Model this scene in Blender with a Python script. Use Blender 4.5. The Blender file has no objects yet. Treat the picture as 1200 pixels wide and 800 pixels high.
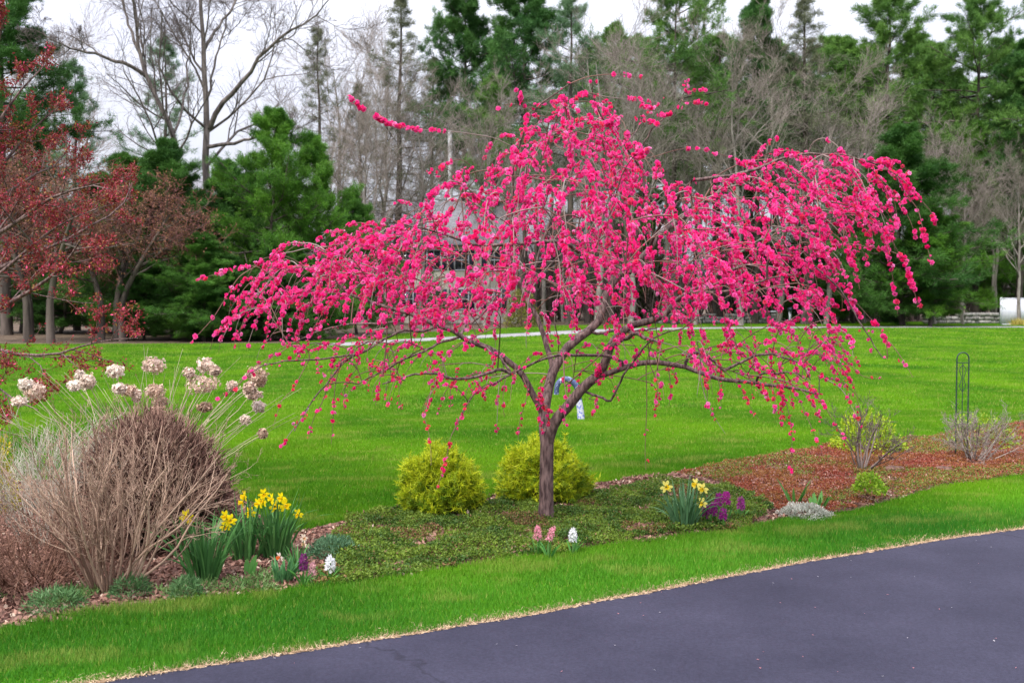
import bpy, math
import numpy as np
from mathutils import Vector, Matrix

C = bpy.context.scene.collection
RNG = np.random.default_rng(11)
rad = math.radians

# ------------------------------------------------------------------ camera
FPX, HOR, CAMH = 1178.0, 355.0, 1.6
PITCH = math.atan((400 - HOR) / FPX)
cd = bpy.data.cameras.new("camera")
cd.sensor_width = 36.0
cd.lens = FPX / 1200 * 36.0
cd.clip_end = 2000
cd.dof.use_dof = True
cd.dof.focus_distance = 7.4
cd.dof.aperture_fstop = 4.0
cam = bpy.data.objects.new("camera", cd)
cam.location = (0, 0, CAMH)
cam.rotation_euler = (math.pi / 2 - PITCH, 0, 0)
C.objects.link(cam)
bpy.context.scene.camera = cam

# ------------------------------------------------------------------ sky, sun, exposure
SUN_EL, SUN_AZ = rad(52), rad(215)      # high soft sun behind the camera's left shoulder
w = bpy.data.worlds.new("World")
bpy.context.scene.world = w
w.use_nodes = True
nt = w.node_tree
nt.nodes.clear()
out = nt.nodes.new('ShaderNodeOutputWorld')
bg = nt.nodes.new('ShaderNodeBackground')
bg.inputs['Strength'].default_value = 0.1
sky = nt.nodes.new('ShaderNodeTexSky')
sky.sky_type = 'NISHITA'
sky.sun_disc = False
sky.sun_elevation = SUN_EL
sky.sun_rotation = SUN_AZ
sky.dust_density = 3.0
tc = nt.nodes.new('ShaderNodeTexCoord')
mp = nt.nodes.new('ShaderNodeMapping')
mp.inputs['Scale'].default_value = (1.0, 1.0, 2.6)
nz = nt.nodes.new('ShaderNodeTexNoise')
nz.inputs['Scale'].default_value = 2.3
nz.inputs['Detail'].default_value = 7
nz.inputs['Roughness'].default_value = 0.55
rp = nt.nodes.new('ShaderNodeValToRGB')
rp.color_ramp.elements[0].position = 0.32
rp.color_ramp.elements[0].color = (0.74, 0.75, 0.89, 1)
rp.color_ramp.elements[1].position = 0.66
rp.color_ramp.elements[1].color = (0.90, 0.91, 1.0, 1)
vm = nt.nodes.new('ShaderNodeVectorMath')
vm.operation = 'SCALE'
sx = nt.nodes.new('ShaderNodeSeparateXYZ')   # an overcast deck is brighter overhead than at the horizon
ov = nt.nodes.new('ShaderNodeMapRange')
ov.inputs['From Min'].default_value = 0.0
ov.inputs['From Max'].default_value = 1.0
ov.inputs['To Min'].default_value = 2.4
ov.inputs['To Max'].default_value = 14.3
mx = nt.nodes.new('ShaderNodeMix')
mx.data_type = 'RGBA'
mx.inputs[0].default_value = 0.9
L = nt.links.new
L(tc.outputs['Generated'], mp.inputs['Vector'])
L(mp.outputs['Vector'], nz.inputs['Vector'])
L(nz.outputs['Fac'], rp.inputs['Fac'])
L(tc.outputs['Generated'], sx.inputs[0])
L(sx.outputs['Z'], ov.inputs['Value'])
L(ov.outputs['Result'], vm.inputs['Scale'])
L(rp.outputs['Color'], vm.inputs[0])
L(sky.outputs['Color'], mx.inputs[6])
L(vm.outputs['Vector'], mx.inputs[7])
L(mx.outputs[2], bg.inputs['Color'])
L(bg.outputs['Background'], out.inputs['Surface'])

sd = bpy.data.lights.new("sun", 'SUN')
sd.energy = 2.0
sd.angle = rad(14)
sd.color = (1.0, 0.96, 0.9)
sun = bpy.data.objects.new("sun", sd)
dv = Vector((math.sin(SUN_AZ) * math.cos(SUN_EL), math.cos(SUN_AZ) * math.cos(SUN_EL), math.sin(SUN_EL)))
sun.rotation_euler = dv.to_track_quat('Z', 'Y').to_euler()
sun.location = dv * 60
C.objects.link(sun)

sc = bpy.context.scene
sc.view_settings.view_transform = 'Standard'
sc.view_settings.look = 'None'
sc.view_settings.gamma = 1
sc.view_settings.use_curve_mapping = False
sc.view_settings.exposure = 1.4
sc.render.engine = 'CYCLES'
sc.cycles.max_bounces = 6
sc.cycles.diffuse_bounces = 3
sc.cycles.transmission_bounces = 3
sc.cycles.use_denoising = True
sc.render.film_transparent = False


# ------------------------------------------------------------------ helpers
def ray(px, py):
    ca, sa = math.cos(PITCH), math.sin(PITCH)
    u = 400 - py
    return (px - 600.0, FPX * ca + u * sa, -FPX * sa + u * ca)


def G(px, py, z=0.0):
    x, y, zz = ray(px, py)
    t = (z - CAMH) / zz
    return np.array((x * t, y * t, z))


def P(px, py, Y):
    x, y, zz = ray(px, py)
    t = Y / y
    return np.array((x * t, Y, CAMH + zz * t))


def gpoly(pts):
    return np.array([G(*p)[:2] for p in pts])


def inside(poly, pts):
    x, y = pts[:, 0], pts[:, 1]
    c = np.zeros(len(pts), bool)
    n = len(poly)
    j = n - 1
    for i in range(n):
        xi, yi = poly[i]
        xj, yj = poly[j]
        hit = ((yi > y) != (yj > y)) & (x < (xj - xi) * (y - yi) / (yj - yi + 1e-12) + xi)
        c ^= hit
        j = i
    return c


def nrm(v):
    return v / np.maximum(np.linalg.norm(v, axis=-1, keepdims=True), 1e-9)


def fbm(x, y, seed=0, f=1.0, octv=4):
    r = np.random.default_rng(seed)
    s = np.zeros_like(x)
    amp = 1.0
    tot = 0
    for o in range(octv):
        for k in range(3):
            a = r.uniform(0, 2 * np.pi)
            ph = r.uniform(0, 6.28)
            ff = f * 2 ** o * r.uniform(0.7, 1.3)
            s = s + amp * np.sin((x * np.cos(a) + y * np.sin(a)) * ff * 2 * np.pi + ph + 1.3 * np.sin((x * np.sin(a) - y * np.cos(a)) * ff * 4.1 + ph))
        tot += 3 * amp
        amp *= 0.55
    return s / tot * 1.6


class MB:
    """collects geometry, builds ONE mesh object"""

    def __init__(self):
        self.V, self.F, self.Cc, self.n = [], [], [], 0

    def add(self, V, F, col=(0.5, 0.5, 0.5)):
        V = np.asarray(V, float).reshape(-1, 3)
        F = [F] if isinstance(F, np.ndarray) else F
        col = np.asarray(col, float)
        if col.ndim == 1:
            col = np.tile(col[:3], (len(V), 1))
        self.V.append(V)
        self.Cc.append(col)
        for f in F:
            self.F.append(np.asarray(f, np.int64) + self.n)
        self.n += len(V)
        return self

    def box(self, x0, x1, y0, y1, z0, z1, col=(0.5, 0.5, 0.5)):
        V = [(x0, y0, z0), (x1, y0, z0), (x1, y1, z0), (x0, y1, z0), (x0, y0, z1), (x1, y0, z1), (x1, y1, z1), (x0, y1, z1)]
        F = np.array([(0, 3, 2, 1), (4, 5, 6, 7), (0, 1, 5, 4), (1, 2, 6, 5), (2, 3, 7, 6), (3, 0, 4, 7)])
        return self.add(V, F, col)

    def mesh(self, name, mat, smooth=False):
        V = np.concatenate(self.V)
        Cc = np.concatenate(self.Cc)
        me = bpy.data.meshes.new(name)
        me.vertices.add(len(V))
        me.vertices.foreach_set('co', V.astype(np.float32).ravel())
        loops = np.concatenate([f.ravel() for f in self.F])
        tot = np.concatenate([np.full(len(f), f.shape[1]) for f in self.F])
        start = np.concatenate([[0], np.cumsum(tot)[:-1]])
        me.loops.add(len(loops))
        me.loops.foreach_set('vertex_index', loops.astype(np.int32))
        me.polygons.add(len(tot))
        me.polygons.foreach_set('loop_start', start.astype(np.int32))
        me.polygons.foreach_set('loop_total', tot.astype(np.int32))
        if smooth:
            me.polygons.foreach_set('use_smooth', np.ones(len(tot), bool))
        me.update(calc_edges=True)
        at = me.color_attributes.new('col', 'FLOAT_COLOR', 'POINT')
        at.data.foreach_set('color', np.concatenate([Cc, np.ones((len(Cc), 1))], 1).astype(np.float32).ravel())
        me.materials.append(mat)
        return me

    def build(self, name, mat, parent=None, smooth=False, loc=None):
        o = bpy.data.objects.new(name, self.mesh(name, mat, smooth))
        C.objects.link(o)
        if parent:
            o.parent = parent
        if loc is not None:
            o.location = loc
        return o


def tag(o, label=None, cat=None, group=None, kind=None):
    if label: o['label'] = label
    if cat: o['category'] = cat
    if group: o['group'] = group
    if kind: o['kind'] = kind
    return o


def thing(name, label, cat, loc=(0, 0, 0), rz=0, group=None, scale=1.0):
    o = bpy.data.objects.new(name, None)
    o.empty_display_size = 0.2
    C.objects.link(o)
    o.location = loc
    o.rotation_euler = (0, 0, rz)
    o.scale = (scale,) * 3 if np.isscalar(scale) else scale
    return tag(o, label, cat, group)


def dup(root, label, loc, rz=0, scale=1.0, group=None):
    r = root.copy()
    C.objects.link(r)
    r.location = loc
    r.rotation_euler = (0, 0, rz)
    r.scale = (scale,) * 3 if np.isscalar(scale) else scale
    r['label'] = label
    if group: r['group'] = group
    for ch in list(root.children):
        c = ch.copy()
        C.objects.link(c)
        c.parent = r
        for g in ch.children:
            d = g.copy()
            C.objects.link(d)
            d.parent = c
    return r


def tubes(Pth, Rad, k=5):
    """Pth (B,n,3), Rad (B,n) -> verts, quad faces"""
    Pth = np.asarray(Pth, float)
    Rad = np.asarray(Rad, float)
    B, n, _ = Pth.shape
    T = nrm(np.gradient(Pth, axis=1))
    mt = nrm(Pth[:, -1] - Pth[:, 0])
    ref = np.where(np.abs(mt[:, 2:3]) > 0.8, np.array([[1.0, 0.13, 0]]), np.array([[0.05, 0.1, 1.0]]))
    U = nrm(np.cross(T, ref[:, None, :]))
    W = np.cross(T, U)
    an = np.arange(k) * 2 * np.pi / k
    V = Pth[:, :, None, :] + Rad[:, :, None, None] * (np.cos(an)[None, None, :, None] * U[:, :, None, :] + np.sin(an)[None, None, :, None] * W[:, :, None, :])
    idx = np.arange(B * n * k).reshape(B, n, k)
    a = idx[:, :-1, :]
    b = np.roll(idx, -1, 2)[:, :-1, :]
    c = np.roll(idx, -1, 2)[:, 1:, :]
    d = idx[:, 1:, :]
    F = np.stack([a, b, c, d], -1).reshape(-1, 4)
    return V.reshape(-1, 3), F


def tris(base, direc, length, width, rng, side=None):
    """thin leaf triangles"""
    N = len(base)
    if side is None:
        side = nrm(np.cross(direc, rng.normal(size=(N, 3))))
    l = np.broadcast_to(np.asarray(length, float), (N,))[:, None]
    wd = np.broadcast_to(np.asarray(width, float), (N,))[:, None]
    V = np.stack([base - side * wd / 2, base + side * wd / 2, base + direc * l], 1)
    return V.reshape(-1, 3), np.arange(3 * N).reshape(N, 3)


def leaves4(base, direc, length, width, rng, side=None, fold=0.0):
    """kite shaped leaves (quads)"""
    N = len(base)
    if side is None:
        side = nrm(np.cross(direc, rng.normal(size=(N, 3))))
    l = np.broadcast_to(np.asarray(length, float), (N,))[:, None]
    wd = np.broadcast_to(np.asarray(width, float), (N,))[:, None]
    m = base + direc * l * 0.5
    V = np.stack([base, m + side * wd / 2, base + direc * l, m - side * wd / 2], 1)
    return V.reshape(-1, 3), np.arange(4 * N).reshape(N, 4)


def rep(col, k):
    return np.repeat(col, k, axis=0)


def mixc(a, b, t):
    a, b = np.asarray(a, float), np.asarray(b, float)
    t = np.asarray(t, float)[:, None]
    return a * (1 - t) + b * t


def smooth_path(pts, n):
    pts = np.asarray(pts, float)
    if len(pts) == 2:
        t = np.linspace(0, 1, n)[:, None]
        return pts[0] * (1 - t) + pts[1] * t
    d = np.concatenate([[0], np.cumsum(np.linalg.norm(np.diff(pts, axis=0), axis=1))])
    t = np.linspace(0, d[-1], n)
    ext = np.concatenate([[2 * pts[0] - pts[1]], pts, [2 * pts[-1] - pts[-2]]])
    i = np.clip(np.searchsorted(d, t, side='right') - 1, 0, len(pts) - 2)
    u = ((t - d[i]) / np.maximum(d[i + 1] - d[i], 1e-9))[:, None]
    p0, p1, p2, p3 = ext[i], ext[i + 1], ext[i + 2], ext[i + 3]
    return 0.5 * (2 * p1 + (p2 - p0) * u + (2 * p0 - 5 * p1 + 4 * p2 - p3) * u ** 2 + (3 * p1 - p0 - 3 * p2 + p3) * u ** 3)


def at_path(Pth, s):
    """Pth (B,n,3), s (B,m) in 0..1 -> points, tangents (B,m,3)"""
    B, n, _ = Pth.shape
    f = np.clip(s, 0, 0.9999) * (n - 1)
    i = f.astype(int)
    u = (f - i)[..., None]
    bi = np.arange(B)[:, None]
    a, b = Pth[bi, i], Pth[bi, i + 1]
    return a * (1 - u) + b * u, nrm(b - a)


def grow(Pth, Rad, m, rng, s=(0.25, 1.0), ang=(25, 60), ratio=(0.4, 0.7), up=0.15, wig=0.15, n=5, rr=0.55, rmin=0.003, flat=None, absl=None):
    B = len(Pth)
    st = (np.arange(m)[None, :] + rng.uniform(0, 1, (B, m))) / m
    st = s[0] + (s[1] - s[0]) * st
    p, t = at_path(Pth, st)
    plen = np.linalg.norm(np.diff(Pth, axis=1), axis=2).sum(1)
    perp = rng.normal(size=(B, m, 3))
    if flat is not None:
        perp[..., 2] *= flat
    perp = nrm(perp - (perp * t).sum(-1, keepdims=True) * t)
    a = np.radians(rng.uniform(ang[0], ang[1], (B, m)))[..., None]
    d = nrm(t * np.cos(a) + perp * np.sin(a)).reshape(-1, 3)
    ln = (plen[:, None] * rng.uniform(ratio[0], ratio[1], (B, m)) * (1.15 - 0.55 * st)).ravel()
    if absl is not None:
        ln = rng.uniform(absl[0], absl[1], B * m)
    p = p.reshape(-1, 3)
    out = np.zeros((B * m, n, 3))
    out[:, 0] = p
    for i in range(1, n):
        d = nrm(d + np.array([0, 0, up]) + rng.normal(size=d.shape) * wig)
        out[:, i] = out[:, i - 1] + d * (ln / (n - 1))[:, None]
    nn = Rad.shape[1]
    pr = np.take_along_axis(Rad, np.clip((st * (nn - 1)).astype(int), 0, nn - 1), 1).ravel()
    r0 = np.maximum(pr * rr * rng.uniform(0.75, 1.1, B * m), rmin)
    rd = r0[:, None] * np.linspace(1, 0.35, n)[None, :]
    return out, np.maximum(rd, rmin * 0.6)


# ------------------------------------------------------------------ materials
def newmat(name):
    m = bpy.data.materials.new(name)
    m.use_nodes = True
    t = m.node_tree
    b = t.nodes['Principled BSDF']
    return m, t, b


def leafmat(name, trans=0.25, rough=0.55, spec=0.25):
    m, t, b = newmat(name)
    a = t.nodes.new('ShaderNodeAttribute')
    a.attribute_name = 'col'
    b.inputs['Roughness'].default_value = rough
    b.inputs['Specular IOR Level'].default_value = spec
    t.links.new(a.outputs['Color'], b.inputs['Base Color'])
    if trans > 0:
        tr = t.nodes.new('ShaderNodeBsdfTranslucent')
        mi = t.nodes.new('ShaderNodeMixShader')
        mi.inputs[0].default_value = trans
        t.links.new(a.outputs['Color'], tr.inputs['Color'])
        t.links.new(b.outputs[0], mi.inputs[1])
        t.links.new(tr.outputs[0], mi.inputs[2])
        t.links.new(mi.outputs[0], t.nodes['Material Output'].inputs['Surface'])
    return m


def noisemat(name, c0, c1, scale=8.0, stretch=(1, 1, 1), rough=0.85, bump=0.3, bscale=None, detail=6, dist=0.02, lo=0.35, hi=0.65, spec=0.3):
    m, t, b = newmat(name)
    tc = t.nodes.new('ShaderNodeTexCoord')
    mp = t.nodes.new('ShaderNodeMapping')
    mp.inputs['Scale'].default_value = stretch
    n = t.nodes.new('ShaderNodeTexNoise')
    n.inputs['Scale'].default_value = scale
    n.inputs['Detail'].default_value = detail
    r = t.nodes.new('ShaderNodeValToRGB')
    r.color_ramp.elements[0].position = lo
    r.color_ramp.elements[1].position = hi
    r.color_ramp.elements[0].color = (*c0, 1)
    r.color_ramp.elements[1].color = (*c1, 1)
    t.links.new(tc.outputs['Object'], mp.inputs['Vector'])
    t.links.new(mp.outputs['Vector'], n.inputs['Vector'])
    t.links.new(n.outputs['Fac'], r.inputs['Fac'])
    t.links.new(r.outputs['Color'], b.inputs['Base Color'])
    b.inputs['Roughness'].default_value = rough
    b.inputs['Specular IOR Level'].default_value = spec
    if bump:
        n2 = t.nodes.new('ShaderNodeTexNoise')
        n2.inputs['Scale'].default_value = bscale or scale * 2
        n2.inputs['Detail'].default_value = 6
        t.links.new(mp.outputs['Vector'], n2.inputs['Vector'])
        bp = t.nodes.new('ShaderNodeBump')
        bp.inputs['Strength'].default_value = bump
        bp.inputs['Distance'].default_value = dist
        t.links.new(n2.outputs['Fac'], bp.inputs['Height'])
        t.links.new(bp.outputs['Normal'], b.inputs['Normal'])
    return m


M_leaf = leafmat('foliage', 0.25)
M_needle = leafmat('needles', 0.2, 0.6, 0.2)
M_grass = leafmat('grass_blades', 0.3, 0.6, 0.2)
M_petal = leafmat('petals', 0.52, 0.6, 0.15)
M_dry = leafmat('dry_stems', 0.0, 0.8, 0.15)
M_bark_cherry = noisemat('cherry_bark', (0.05, 0.028, 0.027), (0.20, 0.13, 0.12), 55, (1, 1, 0.22), 0.7, 0.9, 70, dist=0.008, lo=0.38, hi=0.66)
M_twig = leafmat('twig_bark', 0.0, 0.65, 0.3)
M_bark_pine = noisemat('pine_bark', (0.035, 0.028, 0.024), (0.12, 0.095, 0.08), 3, (1, 1, 0.25), 0.9, 0.6, dist=0.05)
M_bark_oak = noisemat('oak_bark', (0.06, 0.05, 0.046), (0.19, 0.158, 0.145), 5, (1, 1, 0.25), 0.9, 0.6, dist=0.04)
M_bark_grey = noisemat('grey_bark', (0.11, 0.095, 0.085), (0.27, 0.24, 0.215), 3, (1, 1, 0.3), 0.9, 0.5, dist=0.03)

# ------------------------------------------------------------------ ground
EDGE = [(-420, 905), (-150, 848), (130, 797), (300, 772), (450, 748), (600, 724), (700, 705), (800, 686), (900, 667), (1000, 649), (1100, 633), (1200, 619), (1400, 590), (1700, 556)]
edge = smooth_path(gpoly(EDGE), 160)
edge = edge + np.stack([0 * edge[:, 0], 0.018 * fbm(edge[:, 0], 0 * edge[:, 0], 5, 0.9)], 1)
drive_poly = np.concatenate([edge, [(14, -14), (-14, -14)]])

BED = [(-300, 790), (0, 737), (100, 716), (200, 706), (300, 692), (400, 684), (500, 670), (600, 654), (700, 640), (800, 628), (860, 621), (920, 608), (1000, 598), (1060, 582), (1100, 570), (1200, 556), (1450, 522),
       (1450, 478), (1200, 497), (1080, 515), (980, 523), (900, 534), (850, 546), (780, 556), (700, 566), (600, 570), (560, 590), (470, 597), (420, 606), (370, 618), (340, 628), (300, 600), (260, 562), (100, 560), (-300, 590)]
bed = gpoly(BED)
GREEN = gpoly([(375, 690), (500, 671), (600, 655), (700, 641), (800, 629), (865, 621), (905, 606), (885, 582), (830, 566), (760, 566), (700, 580), (600, 586), (470, 600), (415, 608), (385, 632)])
RUST = gpoly([(790, 556), (850, 546), (900, 534), (980, 523), (1080, 515), (1200, 497), (1450, 478), (1450, 522), (1200, 556), (1100, 570), (1060, 582), (1000, 598), (930, 604), (895, 590), (850, 568)])
GLAWN2 = gpoly([(690, 576), (760, 560), (860, 562), (880, 578), (800, 585), (740, 585)])
ROADC = [(385, 405), (420, 402.4), (480, 399), (560, 395), (640, 391), (720, 387), (800, 385), (900, 384), (1050, 383.3), (1250, 383.3), (1600, 383)]


def sheet(name, poly, z, mat, label=None, thick=0.0):
    MBs = MB()
    n = len(poly)
    V = np.concatenate([poly, np.full((n, 1), z)], 1)
    MBs.add(V, np.arange(n)[None, :])
    o = MBs.build(name, mat)
    return tag(o, kind='structure')


def ground_mat():
    m, t, b = newmat('lawn_soil')
    tc = t.nodes.new('ShaderNodeTexCoord')
    n = t.nodes.new('ShaderNodeTexNoise'); n.inputs['Scale'].default_value = 0.35; n.inputs['Detail'].default_value = 8
    n2 = t.nodes.new('ShaderNodeTexNoise'); n2.inputs['Scale'].default_value = 9; n2.inputs['Detail'].default_value = 5
    r = t.nodes.new('ShaderNodeValToRGB')
    r.color_ramp.elements[0].position = 0.3; r.color_ramp.elements[0].color = (0.045, 0.17, 0.005, 1)
    r.color_ramp.elements[1].position = 0.7; r.color_ramp.elements[1].color = (0.12, 0.27, 0.007, 1)
    mm = t.nodes.new('ShaderNodeMix'); mm.data_type = 'RGBA'; mm.blend_type = 'MULTIPLY'
    mm.inputs[0].default_value = 0.5
    t.links.new(tc.outputs['Object'], n.inputs['Vector'])
    t.links.new(tc.outputs['Object'], n2.inputs['Vector'])
    t.links.new(n.outputs['Fac'], r.inputs['Fac'])
    t.links.new(r.outputs['Color'], mm.inputs[6])
    t.links.new(n2.outputs['Fac'], mm.inputs[7])
    t.links.new(mm.outputs[2], b.inputs['Base Color'])
    b.inputs['Roughness'].default_value = 0.95
    b.inputs['Specular IOR Level'].default_value = 0.05
    bp = t.nodes.new('ShaderNodeBump'); bp.inputs['Strength'].default_value = 0.6; bp.inputs['Distance'].default_value = 0.05
    t.links.new(n2.outputs['Fac'], bp.inputs['Height']); t.links.new(bp.outputs['Normal'], b.inputs['Normal'])
    return m


g = MB()
g.add([(-500, -60, 0), (500, -60, 0), (500, 900, 0), (-500, 900, 0)], np.array([[0, 1, 2, 3]]))
tag(g.build('lawn', ground_mat()), kind='structure')


def asphalt_mat():
    m, t, b = newmat('asphalt')
    tc = t.nodes.new('ShaderNodeTexCoord')
    n = t.nodes.new('ShaderNodeTexNoise'); n.inputs['Scale'].default_value = 1.1; n.inputs['Detail'].default_value = 8; n.inputs['Roughness'].default_value = 0.6
    f = t.nodes.new('ShaderNodeTexNoise'); f.inputs['Scale'].default_value = 70; f.inputs['Detail'].default_value = 6; f.inputs['Roughness'].default_value = 0.75
    r = t.nodes.new('ShaderNodeValToRGB')
    r.color_ramp.elements[0].position = 0.3; r.color_ramp.elements[0].color = (0.020, 0.0197, 0.035, 1)
    r.color_ramp.elements[1].position = 0.72; r.color_ramp.elements[1].color = (0.038, 0.0368, 0.060, 1)
    r2 = t.nodes.new('ShaderNodeValToRGB')
    r2.color_ramp.elements[0].position = 0.25; r2.color_ramp.elements[0].color = (0.6, 0.6, 0.6, 1)
    r2.color_ramp.elements[1].position = 0.75; r2.color_ramp.elements[1].color = (1.4, 1.4, 1.4, 1)
    mm = t.nodes.new('ShaderNodeMix'); mm.data_type = 'RGBA'; mm.blend_type = 'MULTIPLY'; mm.inputs[0].default_value = 1
    # thin wandering cracks
    v = t.nodes.new('ShaderNodeTexVoronoi'); v.feature = 'DISTANCE_TO_EDGE'; v.inputs['Scale'].default_value = 0.24
    dn = t.nodes.new('ShaderNodeTexNoise'); dn.inputs['Scale'].default_value = 2.2; dn.inputs['Detail'].default_value = 6
    ad = t.nodes.new('ShaderNodeMix'); ad.data_type = 'RGBA'; ad.blend_type = 'LINEAR_LIGHT'; ad.inputs[0].default_value = 0.35
    cr = t.nodes.new('ShaderNodeValToRGB')
    cr.color_ramp.elements[0].position = 0.0; cr.color_ramp.elements[0].color = (0.62, 0.62, 0.62, 1)
    cr.color_ramp.elements[1].position = 0.004; cr.color_ramp.elements[1].color = (1, 1, 1, 1)
    m2 = t.nodes.new('ShaderNodeMix'); m2.data_type = 'RGBA'; m2.blend_type = 'MULTIPLY'; m2.inputs[0].default_value = 1
    k = t.links.new
    for q in (n, f, dn):
        k(tc.outputs['Object'], q.inputs['Vector'])
    k(tc.outputs['Object'], ad.inputs[6]); k(dn.outputs['Color'], ad.inputs[7]); k(ad.outputs[2], v.inputs['Vector'])
    k(v.outputs['Distance'], cr.inputs['Fac'])
    k(n.outputs['Fac'], r.inputs['Fac']); k(f.outputs['Fac'], r2.inputs['Fac'])
    k(r.outputs['Color'], mm.inputs[6]); k(r2.outputs['Color'], mm.inputs[7])
    k(mm.outputs[2], m2.inputs[6]); k(cr.outputs['Color'], m2.inputs[7]); k(m2.outputs[2], b.inputs['Base Color'])
    b.inputs['Roughness'].default_value = 0.85
    b.inputs['Specular IOR Level'].default_value = 0.18
    bp = t.nodes.new('ShaderNodeBump'); bp.inputs['Strength'].default_value = 0.5; bp.inputs['Distance'].default_value = 0.004
    k(f.outputs['Fac'], bp.inputs['Height']); k(bp.outputs['Normal'], b.inputs['Normal'])
    return m


sheet('driveway', drive_poly, 0.006, asphalt_mat())
M_mulch = noisemat('mulch', (0.07, 0.035, 0.028), (0.24, 0.135, 0.10), 26, (1, 1, 1), 0.95, 0.9, 60, dist=0.02)
sheet('planting_bed_soil', bed, 0.004, M_mulch)
# pale road crossing behind the lawn
rc = smooth_path(gpoly(ROADC), 60)
tn = nrm(np.gradient(rc, axis=0)); pn = np.stack([-tn[:, 1], tn[:, 0]], 1)
wd = np.interp(rc[:, 1], [35, 66], [1.5, 4.2])[:, None]
road = np.concatenate([rc + pn * wd * 0.5, (rc - pn * wd * 0.5)[::-1]])
M_road = noisemat('road_paving', (0.16, 0.155, 0.16), (0.30, 0.29, 0.295), 1.2, (1, 1, 1), 0.9, 0.2, 40)
sheet('road', road, 0.012, M_road)
M_litter = noisemat('leaf_litter', (0.045, 0.03, 0.02), (0.15, 0.105, 0.07), 1.6, (1, 1, 1), 0.95, 0.8, 6, dist=0.1)
wood = gpoly([(-900, 403.5), (60, 403.5), (330, 402.5), (470, 391), (640, 382), (760, 379), (830, 377.8), (1000, 376.8), (1250, 376.5), (1900, 376.5)])
wood = np.concatenate([wood, [(380, 300), (-380, 300)]])
sheet('woodland_floor', wood, 0.008, M_litter)

# ------------------------------------------------------------------ grass
GR_A, GR_B, GR_Y = (0.045, 0.160, 0.005), (0.142, 0.300, 0.007), (0.34, 0.34, 0.08)


def lawn_mask(p):
    return ~inside(drive_poly, p) & ~inside(bed, p) & ~inside(road, p) & ~inside(wood, p)


def grass_band(y0, y1, dens, h, wdt, rng, lean=0.35, front=False):
    xm = 0.56 * y1 + 1.5
    N = int(2 * xm * (y1 - y0) * dens)
    p = np.stack([rng.uniform(-xm, xm, N), rng.uniform(y0, y1, N)], 1)
    p = p[np.abs(p[:, 0]) < 0.56 * p[:, 1] + 1.5]
    p = p[lawn_mask(p)]
    N = len(p)
    f = fbm(p[:, 0], p[:, 1], 3, 0.22)
    f2 = fbm(p[:, 0], p[:, 1] * 2.2, 9, 0.5)
    t = np.clip(0.52 + 0.55 * f + rng.normal(size=N) * (0.2 if y0 < 7.5 else 0.09), 0, 1)
    col = mixc(GR_A, GR_B, t)
    strip = np.clip(1.5 - (p[:, 1] - np.interp(p[:, 0], edge[:, 0], edge[:, 1])), 0, 1)   # the verge by the driveway is a bluer, denser turf
    col = col * (1 - strip[:, None] * np.array([0.36, 0.06, -0.9]))
    f3 = fbm(p[:, 0], p[:, 1] * 1.6, 14, 0.9)
    yl = np.clip((np.maximum(f2, f3) - 0.42) * 1.8, 0, 0.55) * rng.uniform(0, 1, N)
    yl = np.maximum(yl, (rng.uniform(0, 1, N) < 0.035) * 0.7)
    col = mixc(col, np.tile(GR_Y, (N, 1)), yl) if False else col * (1 - yl[:, None]) + np.array(GR_Y) * yl[:, None]
    d = rng.normal(size=(N, 3)) * (lean if y0 < 7.5 else lean * 0.6)
    d[:, 2] = 1
    d = nrm(d)
    hh = h * rng.uniform(0.55, 1.25, N) * (1 + 0.35 * f2)
    base = np.concatenate([p, np.zeros((N, 1))], 1)
    s = rng.normal(size=(N, 3)); s[:, 2] = 0; s[:, 1] *= 0.6
    s = nrm(s)
    V, F = tris(base, d, hh, wdt * rng.uniform(0.7, 1.3, N), rng, s)
    return V, F, rep(col, 3)


gb = MB()
for (y0, y1, dn, h, wt) in ((3.9, 5.5, 26000, 0.038, 0.0038), (5.5, 7.5, 19000, 0.038, 0.0045), (7.5, 10, 9000, 0.034, 0.0058), (10, 15, 4800, 0.034, 0.008), (15, 24, 1300, 0.042, 0.015), (24, 42, 400, 0.05, 0.028), (42, 72, 100, 0.06, 0.06)):
    gb.add(*grass_band(y0, y1, dn, h, wt, RNG))
tag(gb.build('grass', M_grass), 'short bright green mown lawn grass with a few yellowed patches', 'grass', kind='stuff')

# dry straw edge along the driveway
N = 26000
i = RNG.integers(0, len(edge) - 1, N)
u = RNG.uniform(0, 1, N)[:, None]
e = edge[i] * (1 - u) + edge[i + 1] * u
off = np.abs(RNG.normal(size=N)) * 0.05 - 0.02
e = e + np.stack([off * 0.35 * -1, off], 1)
d = RNG.normal(size=(N, 3)); d[:, 2] = np.abs(d[:, 2]) * 0.22 + 0.05; d = nrm(d)
col = mixc((0.33, 0.22, 0.125), (0.58, 0.43, 0.29), RNG.uniform(0, 1, N))
mbx = MB().add(*tris(np.concatenate([e, np.full((N, 1), 0.007)], 1), d, RNG.uniform(0.014, 0.036, N), 0.0045, RNG), rep(col, 3))
tag(mbx.build('dry_grass_edge', M_dry), 'strip of dry tan grass along the edge of the driveway', 'dry grass', kind='stuff')

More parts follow.
